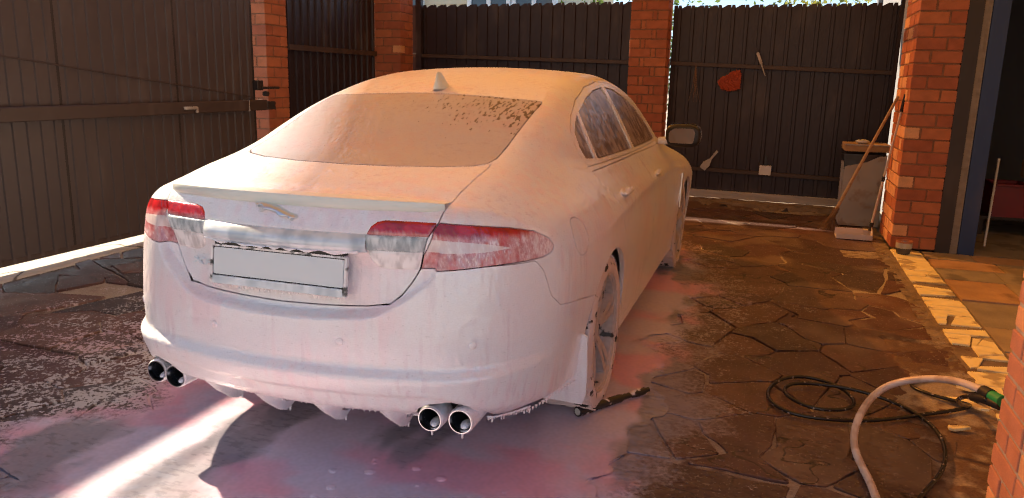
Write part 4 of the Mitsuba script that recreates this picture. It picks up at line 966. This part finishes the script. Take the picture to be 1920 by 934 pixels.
add('handle', tube([dt + dd * .10, db], .0105, 10), 'pale_plastic', dp, smooth=True); add('grip', tube([dt, dt + dd * .12], .015, 10), 'black_plastic', dp, smooth=True); add('joint', tube([dt + dd * .60, dt + dd * .635], .015, 10), 'black_plastic', dp, smooth=True)
add('collar', tube([db - dd / np.linalg.norm(dd) * .05, db + (0, .01, -.03)], .02, 10), 'black_plastic', dp, smooth=True)
px0, px1, py0, py1 = 2.225, 2.545, 5.80, 6.0
add('pan', cat(bx(((px0 + px1) / 2, (py0 + py1) / 2, .016), (px1 - px0, py1 - py0, .006)), bx(((px0 + px1) / 2, py0 + .003, .035), (px1 - px0, .006, .05)), turned(extrude(Polygon([(0, 0), (.20, 0), (.20, .12), (.12, .12), (0, .05)]), .006), (0, 1, 0), (0, 0, 1), (1, 0, 0), (px1 - .004, py0, .012)), bx(((px0 + px1) / 2, py1, .05), (px1 - px0, .006, .075)), bx((px1 - .03, py1 - .03, .085), (.07, .07, .006))), 'pale_plastic', dp)
pt = thing('clay_pot', 'small round pot on the tile edging by the pillar', 'pot')
pm = revolve([(0, 0), (.050, 0), (.056, .01), (.062, .05), (.066, .052), (.068, .10), (.066, .118), (.060, .118), (.058, .10), (.05, .03), (0, .03)], 32); pm.apply_translation((2.735, 5.245, .018))
mat('pot_glaze', two(prin(proc(lambda p, n, uv: mix(mix((.05, .05, .055), (.36, .35, .31), smoothstep(.068, .076, p.z)), (.36, .14, .07), smoothstep(.116, .122, p.z))), .35)))
scene[pt] = ply(pm, 'pot_glaze', smooth=40)
# things hung on the back fence: its front stands at y = 7.62 or so
def fy(x): return 7.70 - .066 * (x - .305) - .072
mi_ = thing('wash_mitt', 'orange chenille wash mitt hung on the back fence', 'mitt')
MT = Polygon([(-.125, -.02), (-.10, .015), (-.04, .045), (.02, .085), (.07, .105), (.11, .10), (.115, .02), (.118, -.09), (.06, -.112), (-.02, -.118), (-.085, -.10), (-.11, -.06)]).buffer(.004)
mc = np.array([1.025, fy(1.025) - .016, 1.49]); mm = extrude(MT, .03); mm.apply_translation((0, 0, -.015)); add('cloth', turned(mm, (1, 0, 0), (0, 0, 1), (0, -1, 0), mc), 'orange_chenille', mi_)
rs = np.random.RandomState(9); nb = []
base_n = trimesh.creation.capsule(height=.016, radius=.0062, count=[5, 6])
for gx_ in np.arange(-.13, .125, .0125):
    for gz_2 in np.arange(-.125, .115, .0125):
        q = (gx_ + rs.uniform(-.003, .003), gz_2 + rs.uniform(-.003, .003))
        if not MT.buffer(.006).contains(Point(q)): continue
        m = base_n.copy(); m.apply_transform(rotm(rs.uniform(-.8, .8), [1, 0, 0]) @ rotm(rs.uniform(-.8, .8), [0, 1, 0])); m.apply_translation((q[0], q[1], .018)); nb.append(m)
k = add('tufts', turned(cat(nb), (1, 0, 0), (0, 0, 1), (0, -1, 0), mc), 'orange_chenille', mi_, smooth=True); labels[k] = {'kind': 'stuff'}
def flat(name, label, catg, parts, at, ang):
    k = thing(name, label, catg)
    for nm, pg, h, z, mt in parts:
        m = extrude(pg, h, z); m.apply_transform(rotz(ang)); add(nm, turned(m, (1, 0, 0), (0, 0, 1), (0, -1, 0), (at[0], fy(at[0]), at[1])), mt, k)
    return k
flat('paint_brush', 'slim brush with a pale handle stuck behind the fence rail', 'brush', [('handle', sbox(-.012, .02, .012, .15).buffer(.004), .014, .002, 'grey_board'), ('ferrule', sbox(-.008, .15, .008, .21), .01, .003, 'dark_steel'), ('tip', Polygon([(-.008, .02), (.008, .02), (.006, -.12), (0, -.135), (-.005, -.12)]), .008, .003, 'zinc')], (1.372, 1.665), math.radians(22))
flat('wooden_spatula', 'wooden spatula tucked behind the lower fence rail', 'spatula', [('blade', Polygon([(-.035, -.03), (.03, -.03), (.035, .05), (.012, .11), (-.012, .11), (-.04, .04)]).buffer(.006), .008, .012, 'grey_board'), ('handle', Polygon([(-.011, .10), (.011, .10), (.015, .24), (-.015, .24)]), .012, .012, 'grey_board')], (.805, .45), math.radians(-36))
flat('white_scraper', 'white scraper hung on the lower fence rail', 'scraper', [('blade', sbox(-.062, -.07, .062, .03).buffer(.006), .012, .014, 'white_plastic'), ('handle', sbox(-.012, .03, .012, .15), .014, .012, 'black_plastic')], (1.515, .47), 0.0)
tg = thing('dry_twigs', 'dry twigs hanging from the upper fence rail', 'twigs')
scene[tg] = ply(cat([tube([(.62, fy(.62) - .03, 1.66), (.62 + a * .4, fy(.62) - .03, 1.4), (.62 + a, fy(.62) - .028, 1.22 + .1 * abs(a))], (.003, .003, .0015), 5) for a in (-.06, .0, .035, .07)]), 'straw')

# ---------------------------------------------------------------- hoses and the lance on the ground
def hose(name, label, P, r, mt, n=220):
    k = thing(name, label, 'hose'); scene[k] = ply(tube(spline(P, n), r, 12), mt, smooth=True); return k
z0 = .022
hose('garden_hose', 'pale thick garden hose arching up to the green coupling', [(2.06, -.30, z0), (2.02, .20, z0), (2.0, .641, z0), (1.985, .80, .024), (1.955, .93, .06), (1.985, 1.10, .14), (2.10, 1.25, .22), (2.235, 1.17, .30), (2.335, 1.00, .35), (2.372, .925, .357)], .0148, 'pale_hose')
z1 = .017
hose('pressure_hose', 'thin black pressure hose lying in two loops on the paving', [(2.36, .88, .345), (2.34, 1.02, .30), (2.40, 1.36, .14), (2.47, 1.68, .03), (2.36, 1.76, z1 + .004), (2.30, 1.86, z1), (2.37, 1.968, z1), (2.46, 2.00, z1), (2.57, 1.93, z1), (2.55, 1.73, z1), (2.315, 1.511, z1), (2.078, 1.349, z1), (1.878, 1.284, z1), (1.724, 1.301, z1), (1.635, 1.44, z1), (1.652, 1.60, z1 + .004), (1.72, 1.715, z1 + .008), (1.807, 1.765, z1 + .006), (1.928, 1.72, z1 + .004), (2.00, 1.595, z1 + .004), (1.995, 1.46, z1 + .006), (1.93, 1.385, z1 + .010), (1.838, 1.366, z1 + .010), (1.749, 1.423, z1 + .010), (1.705, 1.53, z1 + .010), (1.745, 1.63, z1 + .012), (1.852, 1.665, z1 + .014), (2.019, 1.655, z1 + .014), (2.19, 1.59, z1), (2.30, 1.40, z1), (2.31, 1.115, z1), (2.25, .90, z1), (2.17, .73, z1), (2.05, .40, z1), (2.0, -.3, z1)], .0085, 'black_hose_rubber', 520)
cp = thing('hose_coupling', 'green and black hose coupling at the pillar corner', 'coupling')
ca, cb = np.array([2.362, .945, .352]), np.array([2.398, .84, .362]); cd = cb - ca
add('collar', tube([ca, ca + cd * .45], .024, 14), 'black_plastic', cp, smooth=40); add('sleeve', tube([ca + cd * .4, cb], .021, 14), 'green_plastic', cp, smooth=40)
vl = thing('hose_connector', 'black connector on the end of the pressure hose', 'connector'); scene[vl] = ply(tube([(2.345, 1.0, .305), (2.355, .92, .335), (2.395, .84, .345)], (.014, .017, .018), 12), 'black_plastic', smooth=40)
ln = thing('pressure_lance', 'black spray lance with foam on it lying behind the rear wheel', 'lance')
la, lb = np.array([.842, .935, .030]), np.array([1.094, 1.312, .026]); ld = lb - la
rr = [(0, .0225), (.16, .0225), (.20, .019), (.58, .019), (.62, .014), (.72, .0125), (.76, .016), (.84, .019), (.93, .017), (.96, .011), (1, .011)]
add('tube', tube([la + ld * t for t, _ in rr], [r for _, r in rr], 16), 'wand_foam', ln, smooth=40)
add('nozzle', tube([la - ld * .004, la + ld * .02], .0165, 16), 'zinc', ln, smooth=40)

# ---------------------------------------------------------------- the carport roof over the yard (above the frame)
scene['amber_sheet'] = {'type': 'thindielectric', 'int_ior': 1.3, 'specular_transmittance': rgb(.275, .120, .026)}
scene['amber_rib'] = {'type': 'principledthin', 'base_color': rgb(.67, .285, .048), 'roughness': .5, 'diff_trans': 1.3, 'spec_trans': 0.0, 'eta': 1.3}
cr = thing('carport_roof', 'amber translucent sheet roof on steel rafters over the yard', 'roof')
RY0, RY1, RZ = -.9, 8.5, 2.95
xs_ = [-2.30, -1.05, .2, 1.45, 2.7, 3.95, 5.2]
for x0, x1, ya, yb in [(-3.50, -2.30, 4.2, 7.90)] + [(x0, x1, RY0, 7.92 if x0 < -2 else 8.5) for x0, x1 in zip(xs_, xs_[1:])]:
    n_ = int(round((x1 - x0) / .045)); w_ = (x1 - x0) / n_       # twin-wall sheet: clear channels between ribs that scatter
    for nm, o0, o1, mt in (('roof_sheet', 0, .6, 'amber_sheet'), ('roof_rib', .6, 1, 'amber_rib')):
        V = [(x0 + (k_ + o) * w_, y, RZ) for k_ in range(n_) for o, y in ((o0, ya), (o1, ya), (o1, yb), (o0, yb))]
        add(nm, (V, np.arange(4 * n_).reshape(-1, 4)), mt, cr)
for k_ in range(14):      # strips added along the open edge to fade the sun boundary on the car
    x_ = -2.30 - .40 * (k_ + .5) / 14; w_ = .029 * (1 - (k_ + .5) / 14) + .002
    add('sun_fade_strip', ([(x_ - w_ / 2, RY0, RZ), (x_ + w_ / 2, RY0, RZ), (x_ + w_ / 2, 4.2, RZ), (x_ - w_ / 2, 4.2, RZ)], [[0, 1, 2, 3]]), 'amber_rib' if k_ % 3 == 0 else 'amber_sheet', cr)
for x0 in xs_[3:]: add('rafter', bx((x0, (RY0 + RY1) / 2, RZ - .045), (.05, RY1 - RY0, .08)), 'steel_paint', cr)
for y in (-.85, 8.35): add('purlin', bx((1.45, y, RZ - .125), (7.5, .06, .08)), 'steel_paint', cr)

# ---------------------------------------------------------------- beyond the fence
nh = thing('neighbour_house', 'cream sided house with white framed windows beyond the fence', 'house')
mat('cream_siding', two(prin((.62, .54, .38), .7, .3))); mat('window_white', two(prin((.78, .78, .76), .4))); mat('window_dark', two(prin((.06, .075, .09), .08, .6)))
add('wall', bx((-6.7, 17, 2.4), (7.6, 6, 4.8)), 'cream_siding', nh)
for z in np.arange(1.8, 3.4, .15): add('siding_board', turned(extrude(Polygon([(0, 0), (.022, 0), (.008, .146), (0, .146)]), 7.6), (0, -1, 0), (0, 0, 1), (1, 0, 0), (-10.5, 14.0, z)), 'cream_siding', nh)
for x in (-8.3, -6.35, -4.35, -3.35):
    w = add('window', bx((x, 13.95, 2.4), (.82, .06, 1.5)), 'window_dark', nh); add('frame', cat([bx((x + q * .44, 13.93, 2.4), (.09, .12, 1.66)) for q in (-1, 0, 1)], [bx((x, 13.93, 2.4 + q * .79), (.97, .12, .09)) for q in (-1, 1)]), 'window_white', w)
add('roof', trimesh.convex.convex_hull(np.array([(-10.9, 13.5, 4.8), (-2.5, 13.5, 4.8), (-10.9, 20.5, 4.8), (-2.5, 20.5, 4.8), (-10.9, 17, 7.2), (-2.5, 17, 7.2)])), 'steel_paint', nh)
scene['leaf_green'] = {'type': 'principledthin', 'base_color': proc(lambda p, n, uv: mix((.10, .17, .035), (.20, .26, .06), noise(p.x * 3, p.y * 3, p.z * 3))), 'roughness': .5, 'diff_trans': .9}
scene['leaf_yellow'] = {'type': 'principledthin', 'base_color': proc(lambda p, n, uv: mix((.18, .22, .05), (.34, .30, .07), noise(p.x * 3, p.y * 3, p.z * 3))), 'roughness': .5, 'diff_trans': .9}
mat('bark', two(prin((.09, .07, .055), .9, .2)))
rs = np.random.RandomState(31)
for x, y, h, r, lf, lb_ in ((-1.2, 13.5, 3.4, 1.5, 'leaf_green', 'bushy green tree right of the neighbouring house'), (.9, 12.2, 3.0, 1.3, 'leaf_green', 'dark green tree beyond the fence pillar'), (2.6, 14.0, 3.6, 1.7, 'leaf_yellow', 'yellowish green tree standing over the fence'), (4.8, 12.8, 3.3, 1.6, 'leaf_green', 'broad green tree beyond the wash mitt fence'), (6.6, 15.5, 3.8, 1.9, 'leaf_yellow', 'yellow green tree beyond the garage, farthest of the trees')):
    k = thing('leafy_tree', lb_, 'tree'); tr = [tube([(x, y, 0), (x + .05, y, h * .4), (x, y + .05, h * .8)], (.13, .10, .04), 8)]
    N = 3600; cl = rs.normal(0, 1, (26, 3)); cl = cl / np.linalg.norm(cl, axis=1, keepdims=True) * rs.uniform(.45, 1, (26, 1)) * (r, r, h * .40) + (x, y, h * .55)
    for q in cl[::4]: tr.append(tube([(x, y, h * .35), tuple((np.array([x, y, h * .45]) + q) / 2), tuple(q)], (.05, .035, .012), 5))
    add('trunk', cat(tr), 'bark', k, smooth=True)
    c = cl[rs.randint(0, 26, N)] + rs.normal(0, .30, (N, 3)); c[:, 2] = np.maximum(c[:, 2], .3); a = rs.normal(0, 1, (N, 3)); a /= np.linalg.norm(a, axis=1, keepdims=True); b = np.cross(a, rs.normal(0, 1, (N, 3))); b /= np.linalg.norm(b, axis=1, keepdims=True); sz = rs.uniform(.035, .07, (N, 1))
    V = np.stack([c - a * sz, c + b * sz * .5, c + a * sz, c - b * sz * .5], 1).reshape(-1, 3); q = np.arange(4 * N).reshape(-1, 4)
    add('crown', (V, q), lf, k)
